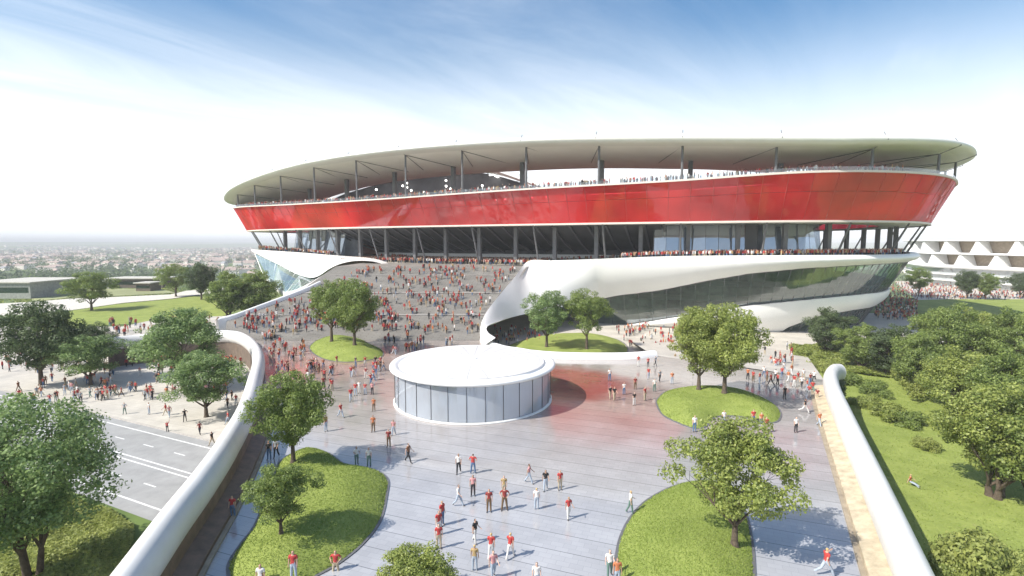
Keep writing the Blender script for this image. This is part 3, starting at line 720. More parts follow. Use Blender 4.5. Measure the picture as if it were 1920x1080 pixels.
for k in range(npan):
    a0, a1 = 2 * PI * k / npan, 2 * PI * (k + 1) / npan; seg = [a0 + (a1 - a0) * q / 4 for q in range(5)]
    mb.grid([[Vector((RW * math.cos(a), RW * math.sin(a), z)) for a in seg] for z in (.25, HR - .1)])
gw = glass('pavilion_glass', (.82, .88, .94), .16, body=(.74, .80, .88), bodyfac=.42, var=.1)
mb.build('glass_wall', gw, pav, True)
for k in range(npan):
    a = 2 * PI * (k + .5) / npan; mb = MB(); c = Vector((RW * math.cos(a), RW * math.sin(a), 0))
    mb.box((c.x, c.y, (HR + .15) / 2), (.10, .05, HR - .35), a); mb.build('mullion', M['dark'], pav)
mb = MB(); mb.grid(disc_rows([(RW - .2, .0), (RW + .22, .0), (RW + .22, .16), (RW + .05, .2), (RW - .2, .2)]), True); mb.build('base_ring', M['white'], pav, True)
mb = MB(); mb.grid(disc_rows([(RW - .25, .03), (.01, .03)]), True); mb.build('floor', mat('inner_floor', (.42, .45, .50), .3, var=.05), pav)
mb = MB(); mb.box((-2.5, -3, .55), (5, .9, 1.05), .3); mb.box((3, 2, .55), (.9, 4, 1.05), .2); mb.build('counter', M['white'], pav)
mb = MB()
for a in (0.4, 2.2, 4.1, 5.5): mb.tube((5 * math.cos(a), 5 * math.sin(a), 0), (5 * math.cos(a), 5 * math.sin(a), HR - .1), .16, n=10)
mb.build('inner_columns', M['white'], pav)

# ------------------------------------------------------------------ trees
def leaf_mesh(name, centres, radii, count, size, squash=.8, flat=0.0, seed=1):
    r = np.random.default_rng(seed); C_ = np.array(centres); Rr = np.array(radii); w = Rr ** 2; w = w / w.sum()
    k = r.choice(len(C_), count, p=w); d = r.normal(size=(count, 3)); d /= np.linalg.norm(d, axis=1)[:, None]
    rad = Rr[k] * (r.uniform(.25, 1.0, count) ** .5 + np.abs(r.normal(0, .12, count))); pos = C_[k] + d * rad[:, None] * np.array([1, 1, squash])
    nrm = d + r.normal(0, .55, (count, 3)); nrm[:, 2] += .35; nrm /= np.linalg.norm(nrm, axis=1)[:, None]
    t = np.cross(nrm, r.normal(size=(count, 3))); t /= np.linalg.norm(t, axis=1)[:, None]; b = np.cross(nrm, t)
    s = size * r.uniform(.6, 1.35, count)[:, None]
    V = np.stack([pos - t * s * .5, pos + b * s * .3 + nrm * s * .06, pos + t * s * .5, pos - b * s * .3 + nrm * s * .06], 1).reshape(-1, 3)
    me = bpy.data.meshes.new(name); me.vertices.add(count * 4); me.vertices.foreach_set('co', V.ravel().astype(np.float32))
    me.loops.add(count * 4); me.loops.foreach_set('vertex_index', np.arange(count * 4, dtype=np.int32)); me.polygons.add(count)
    me.polygons.foreach_set('loop_start', (np.arange(count) * 4).astype(np.int32)); me.update(calc_edges=True); me.validate(); me.materials.append(M['leafB']); return me
def make_tree(seed, H=10.0, Wd=9.0, cb=.24, leaves=26000, lsize=.27, nclump=60, stems=1, squash=1.0):
    r = random.Random(seed); tips = []; mb = MB()
    def limb(p, d, ln, rad, lev):
        n = 3; q = p.copy()
        for k in range(n):
            d2 = (d + Vector((r.uniform(-.2, .2), r.uniform(-.2, .2), r.uniform(-.05, .15)))).normalized(); q2 = q + d2 * ln / n
            mb.tube(q, q2, rad * (1 - .25 * k), rad * (1 - .25 * (k + 1)), 6, cap=False); q = q2; d = d2
        tips.append(q)
        if lev > 0:
            for k in range(3 if lev > 1 else 2):
                a = r.uniform(0, 2 * PI); dd = (d + Vector((math.cos(a), math.sin(a), r.uniform(-.1, .4))) * r.uniform(.6, 1.0)).normalized(); limb(q, dd, ln * .68, rad * .42, lev - 1)
    tr = H * .024
    for st in range(stems):
        base = Vector((.35 * math.cos(st * 2.4) * (stems > 1), .35 * math.sin(st * 2.4) * (stems > 1), -.2)); lean = Vector((base.x * .5, base.y * .5, 1)).normalized()
        top = base + lean * H * (cb + .02)
        mb.tube(base, base + lean * .5, tr * 1.6, tr * 1.05, 8, cap=False); mb.tube(base + lean * .5, top, tr * 1.05, tr * .8, 8, cap=False)
        for k in range(5 if stems == 1 else 3):
            a = 2 * PI * k / 5 + r.uniform(-.4, .4); limb(top, Vector((math.cos(a) * .65, math.sin(a) * .65, .8)).normalized(), H * .24, tr * .55, 2)
        limb(top, Vector((0, 0, 1)), H * .34, tr * .7, 2)
    cz = H * (cb + 1) / 2 ; hz = H * (1 - cb) / 2
    cs, rs = [], []
    for k in range(nclump):
        ph = r.uniform(0, 2 * PI); ct = r.uniform(-1, 1); rr = r.uniform(.2, 1.0) ** .5; st = math.sqrt(1 - ct * ct)
        wob = 1 + .13 * math.sin(3 * ph + seed) + .1 * math.sin(5 * ph + 2 * ct + seed) + r.uniform(-.14, .14)
        prof = 1 - .15 * max(0, -ct)
        cs.append((Wd / 2 * .82 * rr * st * math.cos(ph) * wob * prof, Wd / 2 * .82 * rr * st * math.sin(ph) * wob * prof, cz + hz * .84 * rr * ct)); rs.append(r.choice([.05, .06, .07, .085, .11]) * Wd * r.uniform(.8, 1.15))
    lm = leaf_mesh('crown', cs, rs, leaves, lsize, .72, seed=seed)
    tm = mb.mesh('trunk', M['bark'], True); return tm, lm
TV = [make_tree(1, cb=.16, nclump=150, leaves=26000, lsize=.22), make_tree(2, cb=.14, nclump=130, leaves=22000, lsize=.22), make_tree(3, cb=.15, nclump=170, leaves=28000, lsize=.22), make_tree(4, cb=.17, nclump=110, leaves=17000, stems=1, lsize=.22), make_tree(5, cb=.04, nclump=140, leaves=24000, stems=3, lsize=.24), make_tree(6, cb=.08, nclump=150, leaves=26000, stems=3, lsize=.22), make_tree(9, cb=.15, nclump=170, leaves=34000, stems=3, lsize=.17), make_tree(12, cb=.2, nclump=90, leaves=15000, lsize=.22)]
SV = [leaf_mesh('foliage', [(random.uniform(-.8, .8), random.uniform(-.8, .8), random.uniform(.1, .7)) for _ in range(14)], [random.uniform(.25, .5) for _ in range(14)], 5000, .11, .8, seed=20 + k) for k in range(3)]
def tree(u, vb, vt, w, surf, var, leafm, label, name='tree', cat='tree', group=None, rz=None, uc=None, z=None, Y=None):
    """u, vb trunk foot; vt crown top; w crown width in px"""
    if Y: p = AT(u, vb, Y)
    else:
        zz = z if z is not None else 0.0
        p = G(u, vb, zz)
        for _ in range(6): p = G(u, vb, surf(p) if surf else zz)
    D = PJ(p)[2]; top = AT(u, vt, p.y); H = top.z - p.z; W = w * D / F
    e = empty(name, p, random.uniform(0, 6) if rz is None else rz); tag(e, label, cat, group)
    sc = (W / 9.0 / .98, W / 9.0 / .98, H / 10.0)
    tm, lm = TV[var]
    t = link('trunk', tm, e); c = link('crown', lm, e); t.scale = sc; c.scale = sc
    c.material_slots[0].link = 'OBJECT'; c.material_slots[0].material = M[leafm]
    t.scale = ((sc[0] + sc[2]) / 2, (sc[0] + sc[2]) / 2, sc[2])
    if var == 6: t.scale = (sc[0] * .62, sc[0] * .62, sc[2])
    return e
# on the deck
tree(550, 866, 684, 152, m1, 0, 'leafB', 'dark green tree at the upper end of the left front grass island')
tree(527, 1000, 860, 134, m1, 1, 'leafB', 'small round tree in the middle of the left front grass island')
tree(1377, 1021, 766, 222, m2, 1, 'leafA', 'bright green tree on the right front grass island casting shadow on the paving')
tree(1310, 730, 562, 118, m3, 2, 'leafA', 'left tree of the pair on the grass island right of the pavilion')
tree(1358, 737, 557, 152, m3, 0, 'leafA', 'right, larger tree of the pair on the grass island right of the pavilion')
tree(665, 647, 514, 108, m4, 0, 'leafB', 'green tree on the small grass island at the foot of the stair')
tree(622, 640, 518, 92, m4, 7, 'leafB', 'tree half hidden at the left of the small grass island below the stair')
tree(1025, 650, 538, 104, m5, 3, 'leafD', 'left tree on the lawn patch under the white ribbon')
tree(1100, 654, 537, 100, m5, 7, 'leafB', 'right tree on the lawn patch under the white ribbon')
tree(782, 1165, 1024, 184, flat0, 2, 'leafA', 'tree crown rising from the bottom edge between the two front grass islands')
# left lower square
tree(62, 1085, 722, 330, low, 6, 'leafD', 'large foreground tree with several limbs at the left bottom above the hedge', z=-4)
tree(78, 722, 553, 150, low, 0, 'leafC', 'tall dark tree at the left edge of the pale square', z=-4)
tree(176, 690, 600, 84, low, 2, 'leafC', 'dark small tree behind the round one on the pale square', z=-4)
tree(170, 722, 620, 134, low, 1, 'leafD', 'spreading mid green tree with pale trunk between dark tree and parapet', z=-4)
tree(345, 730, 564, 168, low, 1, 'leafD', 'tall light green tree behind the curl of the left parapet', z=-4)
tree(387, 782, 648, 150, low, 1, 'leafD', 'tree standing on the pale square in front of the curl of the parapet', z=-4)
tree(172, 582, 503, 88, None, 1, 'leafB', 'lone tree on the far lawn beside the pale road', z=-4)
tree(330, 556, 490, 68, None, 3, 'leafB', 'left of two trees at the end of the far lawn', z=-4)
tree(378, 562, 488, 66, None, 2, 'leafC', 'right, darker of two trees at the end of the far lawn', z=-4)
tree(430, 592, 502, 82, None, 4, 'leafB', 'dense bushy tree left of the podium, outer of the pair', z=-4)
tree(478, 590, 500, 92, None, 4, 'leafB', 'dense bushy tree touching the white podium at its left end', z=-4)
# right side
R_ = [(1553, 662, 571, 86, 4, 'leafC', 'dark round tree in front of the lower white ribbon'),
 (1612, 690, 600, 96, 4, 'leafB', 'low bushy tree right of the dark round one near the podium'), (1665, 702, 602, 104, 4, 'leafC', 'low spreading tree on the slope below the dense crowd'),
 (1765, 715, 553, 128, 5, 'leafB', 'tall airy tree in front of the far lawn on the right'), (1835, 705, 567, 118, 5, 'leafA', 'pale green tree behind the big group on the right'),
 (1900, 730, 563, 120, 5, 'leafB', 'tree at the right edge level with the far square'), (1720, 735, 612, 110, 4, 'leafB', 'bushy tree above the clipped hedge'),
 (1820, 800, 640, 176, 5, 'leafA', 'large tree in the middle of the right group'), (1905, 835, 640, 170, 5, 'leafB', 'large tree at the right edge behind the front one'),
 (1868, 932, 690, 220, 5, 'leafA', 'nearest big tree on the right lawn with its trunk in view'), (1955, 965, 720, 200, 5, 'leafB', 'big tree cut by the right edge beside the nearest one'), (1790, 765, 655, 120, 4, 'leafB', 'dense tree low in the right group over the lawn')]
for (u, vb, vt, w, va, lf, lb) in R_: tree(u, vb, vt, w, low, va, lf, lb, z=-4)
tree(1722, 556, 498, 46, None, 3, 'leafB', 'small tree beside the right end of the podium', z=-4)
tree(1812, 560, 503, 46, None, 2, 'leafC', 'left small tree before the white coffered building', z=-4)
tree(1848, 562, 508, 42, None, 2, 'leafB', 'middle small tree before the white coffered building', z=-4)
tree(1912, 560, 507, 50, None, 1, 'leafC', 'right small tree before the white coffered building', z=-4)
def shrub(u, v, w, h, leafm, label, z=-4, group=None):
    p = G(u, v, z); D = PJ(p)[2]; e = link('shrub', random.choice(SV)); e.location = p; s = w * D / F / 2; e.scale = (s, s, h * D / F); e.rotation_euler.z = random.uniform(0, 6)
    e.material_slots[0].link = 'OBJECT'; e.material_slots[0].material = M[leafm]; tag(e, label, 'shrub', group)
shrub(1825, 1108, 150, 100, 'leafY', 'large pale leafy shrub at the bottom right corner'); shrub(1765, 1095, 70, 60, 'leafA', 'rounded shrub left of the pale one at the bottom right'); shrub(1895, 1100, 90, 85, 'leafY', 'pale shrub cut by the right edge at the bottom')
for k, (u, v, w, h, lb) in enumerate([(1590, 785, 34, 14, 'low spreading shrub nearest the curl of the right parapet'), (1655, 785, 60, 30, 'wide low shrub in the middle of the shrub row on the lawn'), (1700, 798, 66, 26, 'flat yellow green shrub at the right of the shrub row'), (1738, 842, 40, 26, 'small shrub at the edge of the shade on the lawn'),
  (1620, 762, 44, 24, 'shrub behind the row close to the parapet end'), (1600, 722, 60, 20, 'shrub on the rise above the parapet curl'), (1540, 700, 60, 22, 'shrub on the grassy rise beside the square'), (1510, 672, 50, 20, 'highest shrub of the grassy rise'), (1640, 742, 60, 26, 'dark shrub between parapet curl and hedge')]):
    shrub(u, v, w, h, ('leafY', 'leafA', 'leafB')[k % 3], lb)
def leafbed(name, outline, z, n, size, m, label, hgt=.6, cat='ground cover', kind='stuff', freq=.6):
    A = np.array([(p.x, p.y) for p in outline]); B_ = np.roll(A, -1, 0); mn, mx = A.min(0), A.max(0)
    X = rng.uniform(mn[0], mx[0], n * 3); Y = rng.uniform(mn[1], mx[1], n * 3)
    x0, y0, x1, y1 = A[:, 0], A[:, 1], B_[:, 0], B_[:, 1]
    c = ((y0[None] > Y[:, None]) != (y1[None] > Y[:, None])) & (X[:, None] < (x1 - x0)[None] * (Y[:, None] - y0[None]) / (y1 - y0 + 1e-9)[None] + x0[None])
    k = c.sum(1) % 2 == 1; X, Y = X[k][:n], Y[k][:n]; n = len(X)
    Z = z + hgt * (.5 + .35 * np.sin(X * freq + 1) * np.sin(Y * freq * 1.3) + .2 * np.sin(X * freq * 3.1 + Y * 2)) * rng.uniform(.75, 1.05, n)
    nr = rng.normal(0, .5, (n, 3)); nr[:, 2] += 1; nr /= np.linalg.norm(nr, axis=1)[:, None]; t = np.cross(nr, rng.normal(size=(n, 3))); t /= np.linalg.norm(t, axis=1)[:, None]; b = np.cross(nr, t)
    s = size * rng.uniform(.6, 1.4, n)[:, None]; pos = np.stack([X, Y, Z], -1)
    V = np.stack([pos - t * s * .5, pos + b * s * .3, pos + t * s * .5, pos - b * s * .3], 1).reshape(-1, 3)
    me = bpy.data.meshes.new(name); me.from_pydata(V.tolist(), [], [(4 * q, 4 * q + 1, 4 * q + 2, 4 * q + 3) for q in range(n)]); me.materials.append(M[m]); o = link(name, me)
    tag(o, label, cat, kind=kind); return o
leafbed('ground_cover', g0([(-160, 960), (60, 930), (150, 940), (215, 968), (250, 988), (250, 1020), (215, 1080), (180, 1140), (-200, 1160)], -4), -3.9, 42000, .34, 'leafY', 'leafy green ground cover beside the road at the bottom left', .7)
leafbed('hedge', g0([(1668, 712), (1700, 700), (1742, 725), (1735, 752), (1712, 760)], -4), -4, 9000, .3, 'leafY', 'clipped wedge shaped hedge on the right lawn below the trees', 3.4, 'hedge', None, .12)
leafbed('ground_cover', g0([(1478, 650), (1540, 645), (1620, 668), (1700, 690), (1690, 712), (1620, 705), (1560, 693), (1530, 700), (1500, 680)], -4), -4.1, 22000, .5, 'leafA', 'rough tufted grass on the rise beside the lower square', 1.0, freq=.35)
leafbed('grass', [Vector((p.x + 1.2, p.y - .2, 0)) for p in RPs[::-1][14:]] + [Vector((60, 15, 0)), Vector((78, 60, 0)), Vector((95, 118, 0)), Vector((72, 118, 0))], -3.97, 60000, .15, 'blade', 'short grass tufts of the right lawn', .05, 'grass')
# climbing hedge on the outer face of the right parapet
mb = MB(); pts = RPs[30:62]; cs = []
for p, q in zip(pts, pts[1:]):
    d = (q - p).normalized(); r = Vector((d.y, -d.x, 0))
    for z in (-3.4, -2.5, -1.6, -.8): cs.append(tuple(p + r * .9 + Vector((0, 0, z - 1.4 + .8))))
me = leaf_mesh('hedge', cs, [.55] * len(cs), 14000, .22, 1, seed=44); o = link('hedge', me); o.material_slots[0].link = 'OBJECT'; o.material_slots[0].material = M['leafC']
tag(o, 'dark climbing hedge covering the lawn side of the right parapet', 'hedge')

# ------------------------------------------------------------------ far land: woods, town, low buildings
def woods(name, spots, leafm, label, n=60, sz=2.2):
    cs, rs = [], []
    for (x, y, z, r) in spots:
        for _ in range(4):
            cs.append((x + random.uniform(-.5, .5) * r, y + random.uniform(-.5, .5) * r, z + r * random.uniform(.4, .9))); rs.append(r * random.uniform(.35, .6))
    me = leaf_mesh(name, cs, rs, n * len(spots), sz, .8, seed=len(spots)); o = link(name, me); o.material_slots[0].link = 'OBJECT'; o.material_slots[0].material = M[leafm]; tag(o, label, 'wood', kind='stuff')
def scatter(u0, u1, d0, d1, n, r0, r1, clump=True):
    out = []
    for _ in range(n):
        y = math.exp(random.uniform(math.log(d0), math.log(d1))); x = (random.uniform(u0, u1) - 960) / F * y
        if clump and math.sin(x * .012 + 3) * math.sin(y * .009 + 1) + random.uniform(-.5, .5) < 0: continue
        out.append((x, y, hill(x, y), random.uniform(r0, r1)))
    return out
woods('woodland', scatter(-250, 480, 420, 620, 170, 8, 12, False), 'leafB', 'dense dark belt of trees in the valley left of the stadium', 110, 1.9)
woods('woodland', scatter(-60, 500, 560, 3500, 1900, 9, 15), 'leafC', 'scattered woods among the houses of the distant town', 34, 3.4)
woods('woodland', scatter(-250, 330, 330, 400, 60, 6, 8, False), 'leafY', 'yellow green belt of trees beyond the low brown building', 130, 1.5)
woods('woodland', scatter(1600, 2300, 420, 2500, 350, 9, 14), 'leafC', 'far woods seen beyond the right end of the stadium', 40, 3.0)
hw = mat('house_wall', (.80, .74, .68), .8, var=.05); hr = mat('house_roof', (.40, .31, .27), .8, var=.1); hr2 = mat('slate_roof', (.30, .30, .32), .8)
def house_mesh(L, Wd, h, rh, rm):
    mb = MB(); mb.box((0, 0, h / 2 - 1), (L, Wd, h + 2)); l, w = L / 2 + .3, Wd / 2 + .3
    mb.add([(-l, -w, h), (l, -w, h), (l, w, h), (-l, w, h), (-l * .9, 0, h + rh), (l * .9, 0, h + rh)], [(0, 1, 5, 4), (2, 3, 4, 5), (1, 2, 5), (3, 0, 4)], 1)
    return mb.mesh('house', [hw, rm])
HV = [house_mesh(14, 9, 6, 4, hr), house_mesh(20, 10, 8, 4, hr), house_mesh(11, 9, 5, 4, hr2), house_mesh(30, 12, 9, 3, hr)]
k = 0
while k < 290:
    y = random.triangular(700, 2400, 1100); u = random.uniform(-60, 475) if k < 262 else random.uniform(1610, 1700); x = (u - 960) / F * y
    o = link('house', random.choice(HV)); o.location = (x, y, hill(x, y)); o.rotation_euler.z = random.uniform(-.5, .5); s = random.uniform(.8, 1.15); o.scale = (s, s, s)
    if k < 262: tag(o, 'tiny pale house with pitched roof in the distant town left of the stadium', 'house', 'houses of the distant town on the left')
    else: tag(o, 'tiny pale house seen under the red band at the right end of the stadium', 'house', 'houses far behind the right end of the stadium')
    k += 1
mb = MB()
for k in range(1900):
    y = random.uniform(1300, 4200); u = random.uniform(-60, 480) if k < 2400 else random.uniform(1600, 1720); x = (u - 960) / F * y
    if math.sin(x * .006 + 1) * math.sin(y * .004) + random.uniform(-.6, .6) < -.1: continue
    z = hill(x, y); a = random.uniform(-.6, .6); L1, W1_, h = random.uniform(10, 24), random.uniform(8, 12), random.uniform(5, 9)
    mb.box((x, y, z + h / 2 - 1), (L1, W1_, h + 2), a, random.choice([0, 0, 0, 2])); mb.box((x, y, z + h + 1.2), (L1 * .96, W1_ * .5, 2.4), a, 1)
tag(mb.build('town', [hw, hr, hr2]), 'mass of tiny houses of the far town beyond the nearer ones', 'town', kind='stuff')
def lowb(u0, u1, vb, h, dep, mw, label, z=-4):
    a, b = G(u0, vb, z), G(u1, vb, z); c = (a + b) / 2; L = (b - a).length; ang = math.atan2(b.y - a.y, b.x - a.x)
    e = empty('low_building', c, ang); tag(e, label, 'building')
    mb = MB(); mb.box((0, dep / 2, h / 2), (L, dep, h)); mb.build('wall', mw, e)
    mb = MB(); mb.box((0, dep / 2, h + .25), (L + 1.5, dep + 1.5, .5)); mb.build('roof', mat('flat_roof', (.52, .50, .44), .8, var=.08), e)
    mb = MB(); mb.box((0, -.04, h * .55), (L * .94, .08, h * .35)); mb.build('window_band', M['glassdark'], e)
gy = mat('grey_wall', (.33, .34, .31), .8); bw = mat('brown_wall', (.16, .13, .10), .8)
lowb(-60, 58, 560, 7, 30, gy, 'grey flat roofed building at the left edge beyond the dark tree')
lowb(58, 205, 541, 3.5, 14, gy, 'long low grey green hall behind the lone tree')
lowb(200, 305, 540, 5, 14, bw, 'low dark brown hall behind the far lawn')
lowb(255, 282, 546, 4.0, 8, bw, 'small brown block in front of the dark brown hall')
pale = mat('pale_road', (.62, .59, .52), .85)
def band_sheet(name, up, lo, m, z): return sheet(name, [G(u, v, z) for u, v in up] + [G(u, v, z) for u, v in lo[::-1]], m)
band_sheet('road', [(-60, 572), (60, 566), (130, 560), (230, 556), (320, 552), (350, 545), (420, 540)], [(-60, 596), (60, 588), (130, 582), (230, 568), (320, 560), (370, 553), (430, 548)], pale, -3.96)
band_sheet('lawn', [(60, 590), (130, 583), (230, 569), (320, 561), (380, 553), (420, 553)], [(60, 622), (130, 618), (200, 610), (300, 602), (400, 596), (430, 590)], M['grass'], -3.95)
band_sheet('field', [(60, 556), (120, 545), (200, 541), (300, 541)], [(60, 565), (130, 558), (230, 554), (330, 549)], mat('pale_field', (.30, .32, .15), .9, scale=.05), -3.955)
band_sheet('lawn', [(1700, 563), (1780, 561), (2000, 561)], [(1720, 600), (1780, 600), (2000, 600)], M['grass'], -3.96)

# white coffered building on the right
cb = empty('coffered_building', (0, 0, 0)); tag(cb, 'long white building with two rows of deep triangular coffers above curved glass', 'building')
CBp = [AT(1700, 500, 345), AT(1735, 500, 305), AT(1800, 500, 280), AT(1870, 500, 262), AT(1960, 500, 244), AT(2080, 500, 225)]
CBs = smooth(CBp, 10)
def csweep(prof): return sweep(CBs, prof, 1)
Zc = [5.0, 7.2, 12.6, 14.2, 19.6, 21.2]
Zc = [6.5, 8.5, 14.2, 15.4, 21.6, 22.8]
for k in (0, 2, 4):
    mb = MB(); b0, t0 = Zc[k], Zc[k + 1]
    rows = sweep([Vector((p.x, p.y, 0)) for p in CBs], [(-6, b0), (2.6, b0 + .2), (3.2, (b0 + t0) / 2), (2.6, t0), (-6, t0)], 1); rows.build('floor_band', M['white'], cb)
# fins
L_ = [0]
for a, b in zip(CBs, CBs[1:]): L_.append(L_[-1] + (b - a).length)
def cpt(s):
    for i in range(len(L_) - 1):
        if s <= L_[i + 1]:
            t = (s - L_[i]) / (L_[i + 1] - L_[i]); p = CBs[i].lerp(CBs[i + 1], t); d = (CBs[i + 1] - CBs[i]); d.z = 0; d.normalize(); return p, d, Vector((d.y, -d.x, 0))
    return CBs[-1], d, Vector((d.y, -d.x, 0))
for r, (za, zb) in enumerate(((Zc[1], Zc[2]), (Zc[3], Zc[4]))):
    s = 4 + 8 * r; k = 0
    while s < L_[-1] - 6:
        p, d, n = cpt(s); w = .7; wt = 3.4
        q = lambda a, o, z: Vector((p.x, p.y, 0)) + d * a + n * o + Vector((0, 0, z))
        mb = MB(); mb.add([q(-wt, 2.4, za), q(wt, 2.4, za), q(w, 2.4, zb), q(-w, 2.4, zb), q(-wt * .8, -5, za), q(wt * .8, -5, za), q(w * .7, -5, zb), q(-w * .7, -5, zb)], [(0, 1, 2, 3), (1, 5, 6, 2), (4, 0, 3, 7), (7, 6, 5, 4)])
        mb.build('coffer_fin', M['white'], cb); s += 17; k += 1
z0 = [Vector((p.x, p.y, 0)) for p in CBs]
sweep(z0, [(-5.5, 6.5), (-5.5, 22.5)], 1).build('coffer_back', mat('coffer_back', (.42, .34, .25), .7), cb)
o = sweep(z0, [(1.0, 6.5), (-2.5, -4)], 1).build('glass_wall', glass('far_glass', (.5, .58, .62), .35, body=(.42, .46, .48), bodyfac=.5), cb)
for z in (-.5, 3.0): sweep(z0, [(-1 + z * .3, z), (.3 + z * .3, z), (.3 + z * .3, z + .6), (-1 + z * .3, z + .6)], 1).build('floor_band', M['soffit'], cb)
sweep(z0, [(-6, -4), (-6, 6.5)], 1).build('core_wall', M['soffit'], cb)
sweep(z0, [(-5.9, 22.75), (-40, 22.75), (-40, -4)], 1).build('roof', M['white_roof'], cb)

# ------------------------------------------------------------------ people
SKIN = [mat('skin_' + str(k), c, .55, var=.03) for k, c in enumerate([(.55, .34, .25), (.42, .25, .17), (.62, .42, .33)])]
SHIRT = {'red': (.46, .05, .045), 'dark red': (.26, .04, .035), 'white': (.72, .70, .68), 'black': (.02, .02, .022), 'tan': (.42, .30, .14), 'pink': (.62, .30, .30), 'orange': (.50, .17, .07), 'grey': (.30, .32, .34), 'brown': (.22, .10, .05)}
TROU = {'blue jeans': (.10, .17, .30), 'pale jeans': (.38, .44, .52), 'beige trousers': (.45, .38, .27), 'dark trousers': (.03, .03, .035), 'white trousers': (.65, .64, .62), 'brown trousers': (.16, .10, .055), 'green trousers': (.12, .20, .17)}
HAIR = {'blond': (.50, .36, .16), 'brown': (.10, .055, .03), 'dark': (.02, .016, .014)}
ms = {k: mat('shirt_' + k.replace(' ', '_'), v, .8, var=.1, scale=6) for k, v in SHIRT.items()}
mt = {k: mat('trousers_' + k.replace(' ', '_'), v, .85, var=.1, scale=6) for k, v in TROU.items()}
mh = {k: mat('hair_' + k, v, .6, var=.2, scale=12) for k, v in HAIR.items()}
mshoe = mat('shoes', (.06, .05, .05), .6)
def person_meshes(pose):
    V, E, Rd, Lb = [], [], [], []
    def v(p, r, l):
        V.append(Vector(p)); Rd.append(r); Lb.append(l); return len(V) - 1
    sit = pose.get('sit', 0)
    hz = .93
    pel = v((0, 0, .97), (.15, .11), 'leg'); wa = v((0, 0, 1.12), (.135, .10), 'shirt'); ch = v((0, -.01, 1.33), (.175, .115), 'shirt'); nb_ = v((0, 0, 1.47), (.06, .06), 'shirt')
    nk = v((0, -.01, 1.53), (.05, .052), 'skin'); hd = v((0, -.02, 1.61), (.075, .09), 'head'); tp = v((0, -.015, 1.695), (.065, .08), 'head')
    E += [(pel, wa), (wa, ch), (ch, nb_), (nb_, nk), (nk, hd), (hd, tp)]
    for k, s in ((0, -1), (1, 1)):
        a, kb = pose['leg'][k]; ab = pose.get('abd', .04)
        hp = Vector((s * .095, 0, .90)); dr = lambda an, ln: Vector((s * ab * ln, -math.sin(an) * ln, -math.cos(an) * ln))
        kn = hp + dr(a, .43); an_ = kn + dr(a - kb, .41); f = a - kb; toe = an_ + Vector((s * .03, -.15 * math.cos(f * .6), -.045 - .10 * math.sin(f * .6) if f < 0 else -.045 + .04 * f))
        i0 = v(hp, (.092, .092), 'leg'); i1 = v(kn, (.062, .062), 'leg'); i15 = v(kn.lerp(an_, .4), (.058, .058), 'leg'); i2 = v(an_, (.042, .045), 'leg'); i3 = v(toe, (.042, .035), 'shoe')
        E += [(pel, i0), (i0, i1), (i1, i15), (i15, i2), (i2, i3)]
        aa, eb, ou = pose['arm'][k]
        sh = Vector((s * .19, 0, 1.43)); du = lambda an, o, ln: Vector((s * math.sin(o) * ln, -math.sin(an) * math.cos(o) * ln, -math.cos(an) * math.cos(o) * ln))
        el = sh + du(aa, ou, .28); wr = el + du(aa + eb, -ou * pose.get('inw', .0) if pose.get('inw') else ou * .5, .24); pm = wr + (wr - el).normalized() * .07
        j0 = v(sh, (.058, .058), 'shirt'); jm = v(sh.lerp(el, .6), (.046, .046), 'shirt'); j1 = v(el, (.038, .038), 'skin'); j2 = v(wr, (.026, .026), 'skin'); j3 = v(pm, (.034, .020), 'skin')
        E += [(ch, j0), (j0, jm), (jm, j1), (j1, j2), (j2, j3)]
        dd = (wr - el).normalized(); side = Vector((0, 1, 0)) if abs(dd.y) < .8 else Vector((1, 0, 0)); side = (side - dd * side.dot(dd)).normalized()
        cu = Vector((-s, 0, 0))
        for q, ln in ((-1.5, .06), (-.5, .075), (.5, .08), (1.5, .07)):
            b0 = pm + dd * .03 + side * q * .017; b1 = b0 + dd * ln * .55; b2 = b1 + (dd * .7 + cu * .5).normalized() * ln * .45
            f0 = v(b0, (.009, .009), 'skin'); f1 = v(b1, (.008, .008), 'skin'); f2 = v(b2, (.007, .007), 'skin'); E += [(j3, f0), (f0, f1), (f1, f2)]
        t0 = v(wr.lerp(pm, .6) - side * .035, (.01, .01), 'skin'); t1 = v(pm - side * .05 + dd * .02 + cu * .012, (.009, .009), 'skin'); E += [(j3, t0), (t0, t1)]
    bm = bmesh.new(); sk = bm.verts.layers.skin.verify(); vs = [bm.verts.new(p) for p in V]; [bm.edges.new((vs[a], vs[b])) for a, b in E]
    for b, r in zip(vs, Rd): b[sk].radius = r
    vs[0][sk].use_root = True
    me = bpy.data.meshes.new('sk'); bm.to_mesh(me); bm.free(); ob = bpy.data.objects.new('sk', me); COL.objects.link(ob)
    ob.modifiers.new('s', 'SKIN').use_smooth_shade = True; m2 = ob.modifiers.new('u', 'SUBSURF'); m2.levels = 1; m2.render_levels = 1
    dg = bpy.context.evaluated_depsgraph_get(); dg.update(); me2 = bpy.data.meshes.new_from_object(ob.evaluated_get(dg)); bpy.data.objects.remove(ob)
    co = np.zeros(len(me2.vertices) * 3); me2.vertices.foreach_get('co', co); co = co.reshape(-1, 3); co[:, 2] -= co[:, 2].min()
    co *= 1.75 / (co[:, 2].max() if not sit else 1.75)
    nr = np.array([p.normal[:] for p in me2.vertices]); faces = [tuple(p.vertices) for p in me2.polygons]
    zoff = 0
    A = np.array([V[a][:] for a, b in E]); B = np.array([V[b][:] for a, b in E]); lab = [Lb[b] for a, b in E]
    me2.vertices.foreach_get('co', tmp := np.zeros(len(me2.vertices) * 3)); orig = tmp.reshape(-1, 3)
    cl = []
